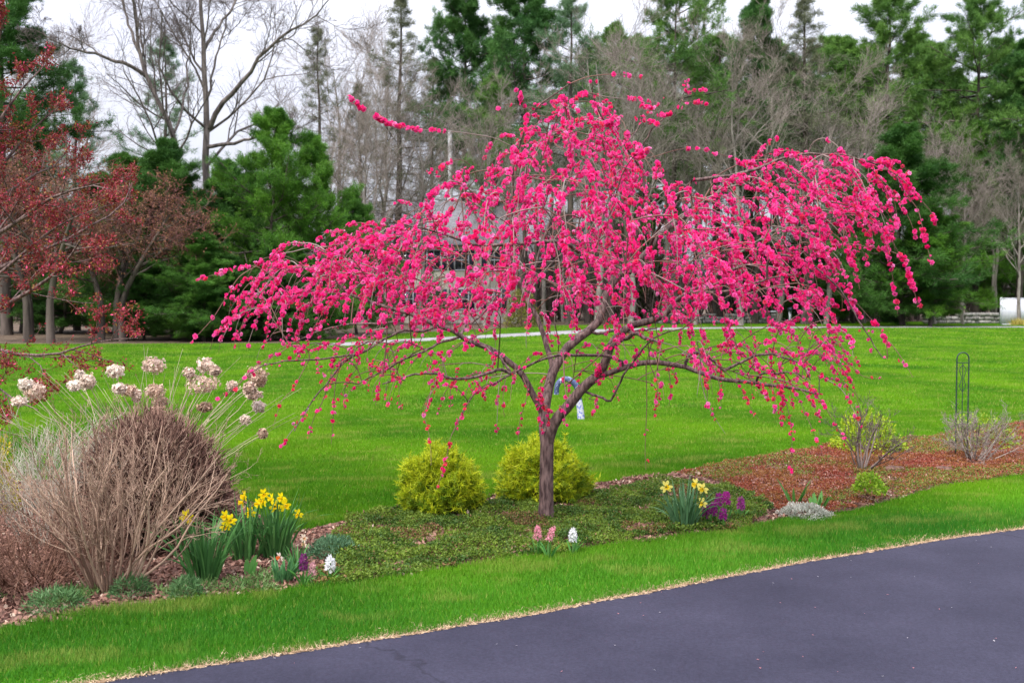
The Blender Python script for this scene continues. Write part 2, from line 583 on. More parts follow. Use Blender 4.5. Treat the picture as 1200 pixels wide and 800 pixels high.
# scattered grit, white petals on the asphalt
N = 260
p = np.stack([RNG.uniform(-3, 5, N), RNG.uniform(3.8, 6.9, N)], 1)
p = p[inside(drive_poly, p)]
N = len(p)
d = RNG.normal(size=(N, 3)); d[:, 2] *= 0.1; d = nrm(d)
col = np.where(RNG.uniform(0, 1, (N, 1)) < 0.6, np.array([[0.6, 0.58, 0.6]]), np.array([[0.75, 0.3, 0.3]]))
mbx = MB().add(*leaves4(np.concatenate([p, np.full((N, 1), 0.011)], 1), d, RNG.uniform(0.004, 0.018, N) , RNG.uniform(0.004, 0.009, N), RNG, nrm(np.cross(d, [[0, 0.1, 1.0]]))), rep(col, 4))
tag(mbx.build('fallen_petals', M_petal), 'tiny pale petals and grit scattered on the driveway', 'debris', kind='stuff')


# ------------------------------------------------------------------ bed cover
def cover(name, poly, dens, colfn, rng, leaf=(0.012, 0.022), hmax=0.06, fr=1.1, label='', cat='', upr=0.6, mat=None, seed=1, wr=0.6, patch=None):
    lo, hi = poly.min(0), poly.max(0)
    N = int((hi - lo).prod() * dens)
    p = rng.uniform(lo, hi, (N, 2))
    # ragged outline
    q = p + np.stack([fbm(p[:, 0], p[:, 1], seed + 50, 1.2), fbm(p[:, 0], p[:, 1], seed + 51, 1.2)], 1) * 0.10
    p = p[inside(poly, q)]
    p = p[np.abs(p[:, 0]) < 0.6 * p[:, 1] + 1]
    if patch is not None:
        p = p[fbm(p[:, 0], p[:, 1], seed + 5, 1.1) > patch]
    N = len(p)
    h = np.clip(0.5 + 0.6 * fbm(p[:, 0], p[:, 1], seed, fr), 0.02, 1.2)
    z = 0.006 + h * hmax * rng.uniform(0.3, 1.0, N)
    keep = (h > 0.08) | (rng.uniform(0, 1, N) < 0.25)
    p, z, h = p[keep], z[keep], h[keep]
    N = len(p)
    d = rng.normal(size=(N, 3)); d[:, 2] = np.abs(d[:, 2]) * upr + 0.15
    d = nrm(d)
    V, F = leaves4(np.concatenate([p, z[:, None]], 1), d, rng.uniform(*leaf, N), rng.uniform(*leaf, N) * wr, rng)
    m = MB().add(V, F, rep(colfn(p, N), 4))
    return tag(m.build(name, mat or M_leaf), label, cat, kind='stuff')


def cg(p, N):
    t = np.clip(0.45 + 0.6 * fbm(p[:, 0], p[:, 1], 21, 1.6) + RNG.normal(size=N) * 0.25, 0, 1)
    c = mixc((0.038, 0.092, 0.012), (0.165, 0.245, 0.027), t)
    br = ((fbm(p[:, 0], p[:, 1], 33, 0.9) > 0.5) & (RNG.uniform(0, 1, N) < 0.6)) | (RNG.uniform(0, 1, N) < 0.04)
    c[br] = np.array([0.2, 0.12, 0.05]) * RNG.uniform(0.6, 1.3, (br.sum(), 1))
    return c


def cr(p, N):
    t = np.clip(0.5 + 0.7 * fbm(p[:, 0], p[:, 1] * 1.6, 41, 0.8) + RNG.normal(size=N) * 0.3, 0, 1)
    c = mixc((0.25, 0.052, 0.032), (0.27, 0.13, 0.035), t)
    pk = RNG.uniform(0, 1, N) < 0.12
    c[pk] = np.array([0.42, 0.22, 0.18]) * RNG.uniform(0.7, 1.1, (pk.sum(), 1))
    gr = (fbm(p[:, 0], p[:, 1], 43, 0.55) > 0.02) & (RNG.uniform(0, 1, N) < 0.5)
    c[gr] = np.array([0.15, 0.2, 0.03]) * RNG.uniform(0.7, 1.3, (gr.sum(), 1))
    return c


def cm(p, N):
    t = RNG.uniform(0, 1, N)
    c = mixc((0.09, 0.042, 0.034), (0.34, 0.19, 0.145), t)
    pl = RNG.uniform(0, 1, N) < 0.08
    c[pl] = np.array([0.5, 0.38, 0.29]) * RNG.uniform(0.7, 1.1, (pl.sum(), 1))
    return c


cover('green_groundcover', GREEN, 22000, cg, RNG, (0.012, 0.024), 0.075, 1.3, 'low dark green creeping groundcover round the foot of the pink tree', 'groundcover', seed=4)
cover('rust_groundcover', RUST, 13000, cr, RNG, (0.011, 0.024), 0.065, 1.5, 'rusty red and olive creeping groundcover round the bare shrubs', 'groundcover', seed=8)
cover('bark_mulch', bed, 2600, cm, RNG, (0.018, 0.045), 0.012, 1.0, 'reddish brown bark mulch chips covering the planting bed', 'mulch', upr=0.15, mat=M_dry, seed=12)
# tufts of weeds and blue green sprigs along the left front edge of the bed
wp = gpoly([(-200, 765), (0, 738), (110, 716), (250, 700), (340, 690), (330, 676), (230, 690), (120, 694), (0, 700), (-200, 720)])


def cw(p, N):
    return mixc((0.06, 0.15, 0.03), (0.17, 0.27, 0.09), np.clip(0.5 + 0.5 * fbm(p[:, 0], p[:, 1], 61, 1.5) + RNG.normal(size=N) * 0.3, 0, 1))


cover('weed_tufts', wp, 9000, cw, RNG, (0.02, 0.05), 0.05, 1.2, 'ragged low green weeds along the front of the mulch bed', 'weeds', upr=1.4, seed=17, wr=0.16, patch=0.0)


# ------------------------------------------------------------------ tree generators (background)
def pine_meshes(name, seed, H=20.0, cb=0.35, spread=4.0, nl=60, nb=14, nt_=3, nn=9, nlen=0.30, nwid=0.045, c0=(0.02, 0.075, 0.018), c1=(0.075, 0.19, 0.03), prof=0.25, tilt=(0, 40), dead=14, r0=None, droop=0.0):
    rng = np.random.default_rng(seed)
    zz = np.linspace(0, H, 12)
    tp = np.stack([0.12 * np.cumsum(rng.normal(size=12)) * 0.5, 0.12 * np.cumsum(rng.normal(size=12)) * 0.5, zz], 1)
    tp[0, :2] = 0
    r0 = r0 or H * 0.0125
    tr = r0 * (1 - 0.93 * (zz / H) ** 0.9)
    tm = MB()
    tm.add(*tubes(tp[None], tr[None], 9))
    # live limbs
    t = np.sort(cb + (0.975 - cb) * (1 - (1 - (np.arange(nl) + rng.uniform(0, 1, nl)) / nl) ** 1.1))
    q = (t - cb) / (1 - cb)
    pr = np.where(q < prof, 0.65 + 0.35 * q / max(prof, 1e-3), np.maximum((1 - q) / (1 - prof), 0) ** 0.75)
    Ln = spread * np.maximum(pr, 0.11) * rng.uniform(0.45, 1.2, nl)
    az = np.arange(nl) * 2.4 + rng.uniform(-0.5, 0.5, nl)
    el = np.radians(tilt[0] + (tilt[1] - tilt[0]) * q ** 1.5 + rng.uniform(-8, 12, nl))
    p0 = np.stack([np.interp(t * H, zz, tp[:, 0]), np.interp(t * H, zz, tp[:, 1]), t * H], 1)
    d = np.stack([np.cos(az) * np.cos(el), np.sin(az) * np.cos(el), np.sin(el)], 1)
    n = 6
    path = np.zeros((nl, n, 3)); path[:, 0] = p0
    dd = d.copy()
    for i in range(1, n):
        dd = nrm(dd + np.array([0, 0, 0.05 - droop]) + rng.normal(size=dd.shape) * 0.09)
        path[:, i] = path[:, i - 1] + dd * (Ln / (n - 1))[:, None]
    rl = np.maximum(Ln * 0.013, 0.014)[:, None] * np.linspace(1, 0.3, n)[None]
    tm.add(*tubes(path, rl, 4))
    if dead:
        td = rng.uniform(0.1, cb + 0.15, dead); azd = rng.uniform(0, 6.28, dead)
        pd = np.zeros((dead, 4, 3)); pd[:, 0] = np.stack([0 * td, 0 * td, td * H], 1)
        ddd = np.stack([np.cos(azd), np.sin(azd), rng.uniform(-0.3, 0.3, dead)], 1)
        ld = rng.uniform(0.5, 2.4, dead)
        for i in range(1, 4):
            ddd = nrm(ddd + rng.normal(size=ddd.shape) * 0.15)
            pd[:, i] = pd[:, i - 1] + ddd * (ld / 3)[:, None]
        tm.add(*tubes(pd, np.tile(np.linspace(0.03, 0.01, 4), (dead, 1)), 3))
    # branchlets
    bl, br = grow(path, rl, nb, rng, (0.22, 1.0), (30, 70), (0.22, 0.42), 0.10 - droop, 0.12, 4, 0.5, 0.008, flat=0.45)
    tm.add(*tubes(bl, br, 3))
    limb_id = np.repeat(np.arange(nl), nb)
    s = (np.arange(nt_)[None] + rng.uniform(0, 1, (len(bl), nt_))) / nt_ * 0.75 + 0.25
    c, ax = at_path(bl, s)
    K = len(bl) * nt_
    c = c.reshape(-1, 3) + rng.normal(size=(K, 3)) * 0.05; ax = nrm(ax.reshape(-1, 3) + np.array([0, 0, 0.3 - droop * 2]) + rng.normal(size=(K, 3)) * 0.25)
    lid = np.repeat(limb_id, nt_)
    nn = int(nn * 2.1)
    base = np.repeat(c, nn, 0) + rng.normal(size=(K * nn, 3)) * 0.06
    nd = nrm(np.repeat(ax, nn, 0) * 0.75 + rng.normal(size=(K * nn, 3)) * 0.55)
    lv = rng.uniform(0.1, 0.9, nl)[lid]
    tc_ = np.clip(0.65 * lv + 0.35 * rng.uniform(0, 1, K), 0, 1)
    tc_ = np.clip(np.repeat(tc_, nn) + rng.normal(size=K * nn) * 0.1, 0, 1)
    V, F = tris(base, nd, nlen * rng.uniform(0.5, 1.2, K * nn), 0.5 * nwid * rng.uniform(0.7, 1.3, K * nn), rng)
    cmn = MB().add(V, F, rep(mixc(c0, c1, tc_), 3))
    return tm.mesh(name + '_trunk', M_bark_pine, True), cmn.mesh(name + '_crown', M_needle)


def bare_meshes(name, seed, H=18.0, r0=0.22, lev=((13, (0.28, 0.98)), (8, (0.2, 1)), (6, (0.15, 1)), (6, (0.1, 1))), up=0.12, col0=(0.17, 0.14, 0.125), col1=(0.33, 0.28, 0.25), ang=(22, 55), rmin=0.009, stem=None, ratio=(0.42, 0.72)):
    rng = np.random.default_rng(seed)
    if stem is None:
        zz = np.linspace(0, H * 0.92, 10)
        tp = np.stack([np.cumsum(rng.normal(size=10)) * 0.13, np.cumsum(rng.normal(size=10)) * 0.13, zz], 1)
        tp[0, :2] = 0
        Pt, Rt = tp[None], (r0 * np.linspace(1, 0.12, 10))[None]
    else:
        Pt, Rt = stem
    tm, bm = MB(), MB()
    V, F = tubes(Pt, Rt, 8)
    tm.add(V, F)
    Pc, Rc = Pt, Rt
    for i, (m, s) in enumerate(lev):
        Pc, Rc = grow(Pc, Rc, m, rng, s, ang, ratio if i else (0.3, 0.5) if stem is None else ratio, up, 0.13, 5 if i < 2 else 4, 0.5, rmin)
        if i == 0:
            tm.add(*tubes(Pc, Rc, 6))
        else:
            V, F = tubes(Pc, Rc, 4 if i == 1 else 3)
            k = len(V) // len(Pc)
            bm.add(V, F, rep(mixc(col0, col1, rng.uniform(0, 1, len(Pc))), k))
    return tm.mesh(name + '_trunk', M_bark_grey, True), bm.mesh(name + '_branches', M_dry)


def tree_obj(name, meshes, label, cat, loc, rz, scale, group=None, second='crown'):
    t = thing(name, label, cat, loc, rz, group, scale)
    for nm, me in zip(('trunk', second), meshes):
        o = bpy.data.objects.new(nm, me)
        C.objects.link(o)
        o.parent = t
    return t


DG0, DG1 = (0.022, 0.082, 0.022), (0.085, 0.20, 0.040)
MG0, MG1 = (0.05, 0.13, 0.025), (0.16, 0.30, 0.055)
PG0, PG1 = (0.10, 0.12, 0.07), (0.19, 0.20, 0.12)
PINE = {
    'dense': pine_meshes('dense_pine', 1, 20, 0.38, 4.0, 90, 17, 4, 10, 0.34, 0.05, DG0, DG1),
    'broad': pine_meshes('broad_pine', 2, 20, 0.46, 5.6, 46, 17, 4, 10, 0.34, 0.05, (0.04, 0.115, 0.025), (0.14, 0.27, 0.05), prof=0.4),
    'tall': pine_meshes('tall_pine', 3, 20, 0.45, 3.6, 54, 15, 4, 9, 0.32, 0.045, MG0, MG1, prof=0.3),
    'thin': pine_meshes('thin_pine', 4, 18, 0.35, 3.2, 44, 9, 3, 8, 0.30, 0.04, (0.07, 0.15, 0.075), (0.16, 0.26, 0.13), tilt=(5, 35)),
    'pale': pine_meshes('pale_spruce', 5, 20, 0.25, 3.4, 90, 9, 3, 5, 0.26, 0.035, PG0, PG1, prof=0.05, tilt=(-8, 25), dead=30, droop=0.05),
}
UNDER = {  # soft layered evergreens
    'soft': pine_meshes('soft_evergreen', 6, 10, 0.06, 3.8, 96, 22, 5, 11, 0.21, 0.036, (0.022, 0.085, 0.014), (0.11, 0.25, 0.032), prof=0.25, tilt=(-5, 30), dead=0),
    'bright': pine_meshes('bright_evergreen', 7, 10, 0.10, 3.7800000000000002, 59, 22, 5, 11, 0.21, 0.036, (0.024, 0.095, 0.011), (0.12, 0.27, 0.024), prof=0.3, tilt=(0, 40), dead=0),
    'dark': pine_meshes('dark_evergreen', 8, 10, 0.05, 3.6, 96, 21, 5, 11, 0.21, 0.036, (0.015, 0.062, 0.014), (0.07, 0.175, 0.026), prof=0.2, tilt=(-10, 25), dead=4),
}
HT = {'dense': 20, 'broad': 20, 'tall': 20, 'thin': 18, 'pale': 20, 'soft': 10, 'bright': 10, 'dark': 10}


def plant_tree(name, kind, px, top, Y, label, cat='pine', group=None, wid=1.0):
    me = PINE.get(kind) or UNDER[kind]
    X = (px - 600) / FPX * Y
    Hh = CAMH + (HOR - top) / FPX * Y
    s = Hh / HT[kind]
    return tree_obj(name, me, label, cat, (X, Y, 0), RNG.uniform(0, 6.28), (s * wid * 1.15, s * wid * 1.15, s), group)


GP = 'tall conifers in the wood behind the lawn'
for a in (
    ('dense', 8, -60, 50, 'big green pine at the left edge behind the red leaved crabapple', 1.1),
    ('thin', 90, 70, 58, 'slender thin pine left of the bare oaks', 1.0),
    ('tall', 40, 130, 64, 'half hidden pine between the crabapple and the slender thin pine', 1.1),
    ('thin', 195, 42, 60, 'sparse pine showing through the limbs of the left bare oak', 1.0),
    ('pale', 372, 28, 74, 'pale thin spruce just right of the right bare oak', 0.9),
    ('pale', 468, -8, 72, 'tallest pale grey spruce, left of the utility pole', 1.1),
    ('pale', 425, 95, 78, 'shorter pale spruce between the oaks and the tallest grey spruce', 1.1),
    ('pale', 505, 65, 98, 'pale spruce directly behind the utility pole', 1.0),
    ('dense', 543, -35, 97, 'dense dark pine right of the pole, left of a dark pair', 0.85),
    ('dense', 612, -45, 95, 'dense dark pine with broad crown, right of a dark pair', 0.95),
    ('thin', 668, -10, 72, 'spindly open pine just right of the dark pair', 1.0),
    ('tall', 580, 90, 84, 'distant pine seen between the dark pair', 1.0),
    ('tall', 716, 30, 84, 'distant pine above the highest pink shoots', 1.0),
    ('broad', 790, -35, 74, 'spreading pine above the right shoulder of the pink tree', 0.8),
    ('tall', 842, 40, 86, 'distant pine between the spreading pine and a bushy topped one', 1.5),
    ('dense', 885, -5, 78, 'bushy topped pine above the arching pink branch', 0.8),
    ('pale', 945, -5, 76, 'grey green spruce between bare trees above the pink right side', 1.3),
    ('tall', 988, 45, 88, 'distant pine right of the grey green spruce', 1.2),
    ('tall', 1040, -15, 86, 'tall bright green pine with tapering crown', 1.15),
    ('tall', 1092, 50, 84, 'pine between the tapering one and the broad forked one', 1.1),
    ('broad', 1143, 5, 82, 'broad pine with dark trunk and forked top near the right edge', 0.9),
    ('dense', 1192, 50, 80, 'dark pine at the right edge behind the white fence panel', 0.95),
    ('tall', 1245, 10, 74, 'pine whose limbs reach in at the right edge', 1.1),
    ('tall', 1118, 90, 96, 'small distant pine in the gap left of the broad forked one', 1.2),
    ('tall', 930, 75, 96, 'small distant pine deep in the bare trees on the right', 1.3),
    ('tall', 815, 55, 104, 'far pine in the gap right of the spreading pine', 1.3),
    ('tall', 905, 50, 106, 'far pine in the gap right of the bushy topped pine', 1.3),
    ('tall', 968, 45, 102, 'far pine in the gap right of the grey green spruce', 1.2),
    ('dense', 1015, 60, 104, 'far dark pine in the gap left of the tapering bright green one', 1.1),
    ('tall', 1070, 40, 100, 'far pine in the gap right of the tapering bright green one', 1.3),
    ('tall', 1170, 48, 100, 'far pine in the gap right of the broad forked one', 1.3),
    ('tall', 690, 60, 104, 'far pine in the gap right of the spindly open pine', 1.2),
    ('tall', 748, 45, 104, 'far pine in the gap left of the spreading pine', 1.2),
    ('dense', 765, 85, 98, 'small distant dark pine behind the bare trees in the middle', 1.0),
):
    plant_tree('pine_tree' if a[0] != 'pale' else 'spruce_tree', a[0], a[1], a[2], a[3], a[4], 'pine' if a[0] != 'pale' else 'spruce', GP, a[5])

GU = 'low evergreens along the back of the lawn'
for a in (
    ('dark', 203, 165, 45, 'dark evergreen with black trunk in front of the left bare oak', 1.0),
    ('soft', 158, 185, 50, 'soft green evergreen between the red bush and the dark one', 1.1),
    ('soft', 110, 205, 56, 'evergreen rising behind the reddish twiggy bush', 1.1),
    ('dark', 262, 190, 47, 'dark evergreen below the trunk of the right bare oak', 0.9),
    ('bright', 318, 135, 45, 'tallest bright green evergreen left of the pink tree', 0.85),
    ('bright', 378, 165, 47, 'bright green evergreen nearest the pink tree on its left', 0.8),
    ('soft', 418, 225, 52, 'low evergreen beside the cream house', 0.8),
    ('soft', 240, 275, 42, 'short soft evergreen in front of the oaks', 1.4),
    ('dark', 318, 290, 42.5, 'short dark evergreen behind the left pink sprays', 1.4),
    ('soft', 25, 195, 54, 'evergreen behind the crabapple at the left edge', 1.1),
    ('dark', 168, 300, 43, 'short dark evergreen beside the reddish twiggy bush', 1.3),
    ('dark', 1058, 150, 70, 'dark bushy evergreen behind the right tips of the pink tree', 1.1),
    ('bright', 1090, 245, 69, 'bright low evergreen sweeping over the stone wall', 1.3),
    ('soft', 1000, 205, 80, 'soft evergreen behind the pink sprays on the right', 1.0),
    ('bright', 1140, 150, 82, 'evergreen under the broad forked pine', 0.7),
    ('soft', 945, 260, 84, 'small evergreen deep behind the white posts', 1.1),
    ('bright', 1172, 155, 84, 'evergreen behind the upper edge of the white fence panel', 1.0),
    ('soft', 880, 255, 92, 'small evergreen behind the stone wall', 1.1),
    ('dark', 655, 250, 98, 'small dark evergreen deep behind the centre of the pink tree', 1.1),
    ('soft', 740, 235, 96, 'small soft evergreen deep behind the pink tree, right of its centre', 1.1),
    ('soft', 205, 185, 53, 'soft evergreen between the two bare oaks', 1.2),
    ('soft', 285, 205, 52, 'soft evergreen right of the upright bare oak', 1.1),
    ('dark', 70, 250, 52, 'dark evergreen behind the reddish twiggy trees', 1.3),
    ('dark', 275, 300, 42, 'short dark evergreen at the lawn edge right of the oaks', 1.5),
    ('soft', 365, 300, 44, 'short soft evergreen at the lawn edge behind the left pink sprays', 1.5),
):
    plant_tree('evergreen_tree', a[0], a[1], a[2], a[3], a[4], 'evergreen', GU, a[5])

BARE = [bare_meshes('bare_tree_%d' % k, 30 + k) for k in range(3)]
GBt = 'bare deciduous trees in the wood'
for a in (
    (1, 425, 120, 66, 'bare grey tree left of the cream house roof'),
    (0, 448, 60, 72, 'tall bare tree beside the tallest grey spruce'),
    (2, 492, 130, 70, 'bare tree just left of the utility pole'),
    (1, 568, 130, 70, 'bare tree right of the utility pole'),
    (0, 640, 150, 74, 'bare tree behind the top of the pink tree'),
    (2, 700, 50, 70, 'tall bare tree left of the highest pink shoots'),
    (0, 738, 70, 68, 'tall bare tree behind the highest pink shoots'),
    (1, 775, 90, 78, 'bare tree below the spreading pine'),
    (2, 815, 110, 72, 'pale bare tree right of the pink shoots'),
    (0, 868, 60, 70, 'tall pale bare tree with straight trunk above the pink right side'),
    (1, 912, 60, 78, 'bare tree left of the grey green spruce'),
    (2, 968, 90, 76, 'bare tree right of the grey green spruce'),
    (0, 1012, 130, 80, 'bare tree left of the dark bushy evergreen'),
    (1, 1095, 165, 76, 'pale bare tree with bent limbs right of the dark bushy evergreen'),
    (2, 1128, 195, 76, 'bare brown tree left of the white fence panel'),
    (0, 1165, 190, 80, 'bare brown tree behind the white fence panel'),
    (1, 1195, 200, 74, 'bare brown tree at the right edge of the wood'),
    (2, 660, 210, 84, 'low bare tree behind the middle of the pink tree'),
    (1, 850, 200, 86, 'low bare tree behind the stone wall'),
    (0, 720, 215, 88, 'low bare tree behind the road in the middle'),
    (0, 60, 60, 70, 'bare tree behind the slender thin pine on the left'),
    (2, 395, 60, 80, 'distant bare tree right of the pale thin spruce'),
):
    X = (a[1] - 600) / FPX * a[3]
    s = (CAMH + (HOR - a[2]) / FPX * a[3]) / 18.0
    tree_obj('bare_tree', BARE[a[0]], a[4], 'bare tree', (X, a[3], 0), RNG.uniform(0, 6.28), (s * 1.0, s * 1.0, s), GBt, 'branches')


# the two big bare oaks, limbs laid out from their own trunks
def oak(label, Y, stems, seed):
    t = thing('oak_tree', label, 'bare tree', (stems[0][0][0] / FPX * 0, 0, 0))
    bx = P(stems[0][0][0], stems[0][0][1], Y)
    t.location = (bx[0], Y, 0)
    rng = np.random.default_rng(seed)
    tm, bm = MB(), MB()
    Ps, Rs = [], []
    for st in stems:
        px = [(q[0], q[1]) for q in st[:-1]]
        r0, r1, yo = st[-1]
        pts = np.array([P(q[0], q[1], Y + yo * k / max(len(px) - 1, 1)) for k, q in enumerate(px)]) - np.array([bx[0], Y, 0])
        pp = smooth_path(pts, 14)
        pp[1:-1] += rng.normal(size=(12, 3)) * 0.05
        rr = np.linspace(r0, r1 * 0.8, 14) * 0.74
        Ps.append(pp); Rs.append(rr)
    Ps, Rs = np.array(Ps), np.array(Rs)
    tm.add(*tubes(Ps, Rs, 8))
    P1, R1 = grow(Ps, Rs, 10, rng, (0.42, 1.0), (25, 65), (0.22, 0.42), 0.12, 0.17, 6, 0.5, 0.012)
    tm.add(*tubes(P1, R1, 5))
    P2, R2 = grow(P1, R1, 8, rng, (0.2, 1), (25, 60), (0.4, 0.65), 0.08, 0.16, 5, 0.55, 0.011)
    P3, R3 = grow(P2, R2, 6, rng, (0.15, 1), (25, 60), (0.4, 0.65), 0.08, 0.15, 4, 0.55, 0.008)
    P4, R4 = grow(P3, R3, 5, rng, (0.1, 1), (25, 60), (0.45, 0.7), 0.05, 0.15, 3, 0.55, 0.0055)
    for a, b, k in ((P2, R2, 4), (P3, R3, 3), (P4, R4, 3)):
        V, F = tubes(a, b, k)
        bm.add(V, F, rep(mixc((0.07, 0.055, 0.055), (0.18, 0.145, 0.14), rng.uniform(0, 1, len(a))), len(V) // len(a)))
    tm.build('trunk', M_bark_oak, t, True)
    bm.build('branches', M_dry, t)


oak('big bare oak leaning left, its lowest limb stretching far left', 49, [
    [(211, 400), (213, 300), (212, 210), (203, 160), (185, 122), (172, 88), (160, 40), (155, -10), (0.30, 0.09, 0.0)],
    [(172, 90), (150, 76), (120, 66), (95, 58), (70, 50), (40, 35), (0.15, 0.03, -3.0)],
    [(166, 66), (150, 30), (140, -20), (130, -60), (0.11, 0.03, 2.0)],
    [(203, 158), (215, 120), (222, 60), (230, 0), (0.09, 0.03, 3.0)]], 71)
oak('big bare oak with upright trunk and long limb sweeping right', 51, [
    [(241, 402), (241, 300), (242, 230), (243, 160), (240, 110), (238, 60), (235, 0), (232, -60), (0.36, 0.10, 0.0)],
    [(246, 150), (262, 118), (285, 95), (308, 65), (335, 40), (362, 25), (395, -10), (0.19, 0.03, -3.0)],
    [(244, 172), (270, 168), (300, 163), (330, 160), (350, 150), (0.15, 0.03, -2.0)],
    [(239, 60), (255, 30), (275, 5), (290, -50), (0.12, 0.03, 2.0)],
    [(243, 130), (250, 80), (262, 40), (280, -30), (0.10, 0.03, 3.0)]], 72)

# brush and far trees closing the wood
N = 2300
bx_ = np.stack([RNG.uniform(-60, 70, N), RNG.uniform(85, 125, N)], 1)
bx_ = bx_[~((bx_[:, 0] > -16) & (bx_[:, 0] < 2) & (bx_[:, 1] < 96))]
N = len(bx_)
Hs = RNG.uniform(3.0, 9.5, N)
n = 5
st = np.zeros((N, n, 3)); st[:, 0, :2] = bx_
dd = RNG.normal(size=(N, 3)) * 0.18; dd[:, 2] = 1; dd = nrm(dd)
for i in range(1, n):
    dd = nrm(dd + RNG.normal(size=dd.shape) * 0.1)
    st[:, i] = st[:, i - 1] + dd * (Hs / (n - 1))[:, None]
sr = RNG.uniform(0.03, 0.09, N)[:, None] * np.linspace(1, 0.25, n)[None]
b1, r1 = grow(st, sr, 7, RNG, (0.08, 1), (20, 65), (0.3, 0.55), 0.1, 0.15, 4, 0.5, 0.02)
b2, r2 = grow(b1, r1, 5, RNG, (0.1, 1), (20, 60), (0.35, 0.6), 0.05, 0.15, 3, 0.5, 0.017)
bm = MB()
for a, b, k in ((st, sr, 5), (b1, r1, 3), (b2, r2, 3)):
    V, F = tubes(a, b, k)
    bm.add(V, F, rep(mixc((0.07, 0.052, 0.048), (0.21, 0.16, 0.145), RNG.uniform(0, 1, len(a))), len(V) // len(a)))
tag(bm.build('underbrush', M_dry), 'grey brown thicket of saplings and brush filling the back of the wood', 'brush', kind='stuff')

# straight trunks of the wood, each its own
GT = 'straight bare trunks standing in the wood'
def pole_tree(px, Y, H, r, label):
    t = thing('leafless_trunk', label, 'tree trunk', ((px - 600) / FPX * Y, Y, 0), 0, GT)
    z = np.linspace(0, H, 9)
    pp = np.stack([np.cumsum(RNG.normal(size=9)) * 0.07, np.cumsum(RNG.normal(size=9)) * 0.07, z], 1); pp[0, :2] = 0
    rr = r * np.linspace(1, 0.3, 9)
    MB().add(*tubes(pp[None], rr[None], 8)).build('trunk', M_bark_pine if r > 0.2 else M_bark_grey, t, True)
    a, b = grow(pp[None], rr[None], 16, RNG, (0.25, 1), (45, 85), (0.06, 0.16), 0.03, 0.15, 5, 0.28, 0.012)
    c, d_ = grow(a, b, 4, RNG, (0.2, 1), (25, 60), (0.4, 0.6), 0.03, 0.15, 3, 0.5, 0.01)
    m = MB()
    for q, q2 in ((a, b), (c, d_)):
        V, F = tubes(q, q2, 3)
        m.add(V, F, (0.17, 0.135, 0.12))
    m.build('branches', M_dry, t)

for px, Y, H, r, lb in (
    (626, 82, 14, 0.24, 'dark trunk behind the left half of the pink crown'),
    (648, 88, 15, 0.22, 'dark trunk behind the centre of the pink crown'),
    (688, 80, 14, 0.26, 'dark trunk left of the road bend behind the pink tree'),
    (706, 90, 15, 0.2, 'dark trunk right of the road bend behind the pink tree'),
    (735, 84, 14, 0.24, 'dark trunk above the fork of the pink limbs'),
    (800, 86, 15, 0.24, 'dark trunk left of the stone wall'),
    (838, 82, 15, 0.22, 'grey trunk at the left end of the stone wall'),
    (858, 90, 15, 0.24, 'dark trunk behind the middle of the stone wall'),
    (880, 84, 15, 0.26, 'dark trunk left of the white posts'),
    (948, 82, 12, 0.2, 'trunk right of the white posts'),
    (1005, 86, 14, 0.22, 'trunk left of the dark bushy evergreen'),
    (1122, 82, 14, 0.3, 'thick dark trunk behind the right stone wall'),
    (1150, 86, 14, 0.22, 'grey trunk nearest left of the white fence panel'),
    (1166, 80, 13, 0.14, 'thin pale sapling trunk beside the white fence panel'),
    (1188, 88, 16, 0.28, 'dark trunk rising behind the white fence panel'),
    (470, 95, 12, 0.2, 'trunk behind the cream house'),
):
    pole_tree(px, Y, H, r, lb)

# ------------------------------------------------------------------ houses
def siding(name, col, freq):
    m, t, b = newmat(name)
    tc = t.nodes.new('ShaderNodeTexCoord')
    wv = t.nodes.new('ShaderNodeTexWave'); wv.wave_type = 'BANDS'; wv.bands_direction = 'Z'; wv.wave_profile = 'SAW'
    wv.inputs['Scale'].default_value = freq
    nz = t.nodes.new('ShaderNodeTexNoise'); nz.inputs['Scale'].default_value = 2
    r = t.nodes.new('ShaderNodeValToRGB')
    r.color_ramp.elements[0].color = (*[c * 0.85 for c in col], 1); r.color_ramp.elements[1].color = (*col, 1)
    bp = t.nodes.new('ShaderNodeBump'); bp.inputs['Distance'].default_value = 0.03
    k = t.links.new
    k(tc.outputs['Object'], wv.inputs['Vector']); k(tc.outputs['Object'], nz.inputs['Vector'])
    k(nz.outputs['Fac'], r.inputs['Fac']); k(r.outputs['Color'], b.inputs['Base Color'])
    k(wv.outputs['Fac'], bp.inputs['Height']); k(bp.outputs['Normal'], b.inputs['Normal'])
    b.inputs['Roughness'].default_value = 0.7
    return m


M_cream = siding('cream_clapboard', (0.82, 0.77, 0.66), 1.3)
M_grey = siding('grey_clapboard', (0.30, 0.29, 0.30), 1.1)
M_shingle = noisemat('roof_shingles', (0.17, 0.165, 0.18), (0.28, 0.27, 0.29), 6, (1, 1, 1), 0.9, 0.3)
M_white = noisemat('white_paint', (0.50, 0.51, 0.58), (0.60, 0.61, 0.67), 5, rough=0.5, bump=0.05)
M_shutter = noisemat('dark_shutter_paint', (0.03, 0.035, 0.06), (0.05, 0.055, 0.09), 5, rough=0.5, bump=0)
m, t, b = newmat('window_glass')
b.inputs['Base Color'].default_value = (0.03, 0.035, 0.045, 1); b.inputs['Roughness'].default_value = 0.08; b.inputs['Specular IOR Level'].default_value = 0.8
M_glass = m
M_brick = noisemat('chimney_brick', (0.22, 0.09, 0.06), (0.35, 0.17, 0.12), 9, bump=0.3)


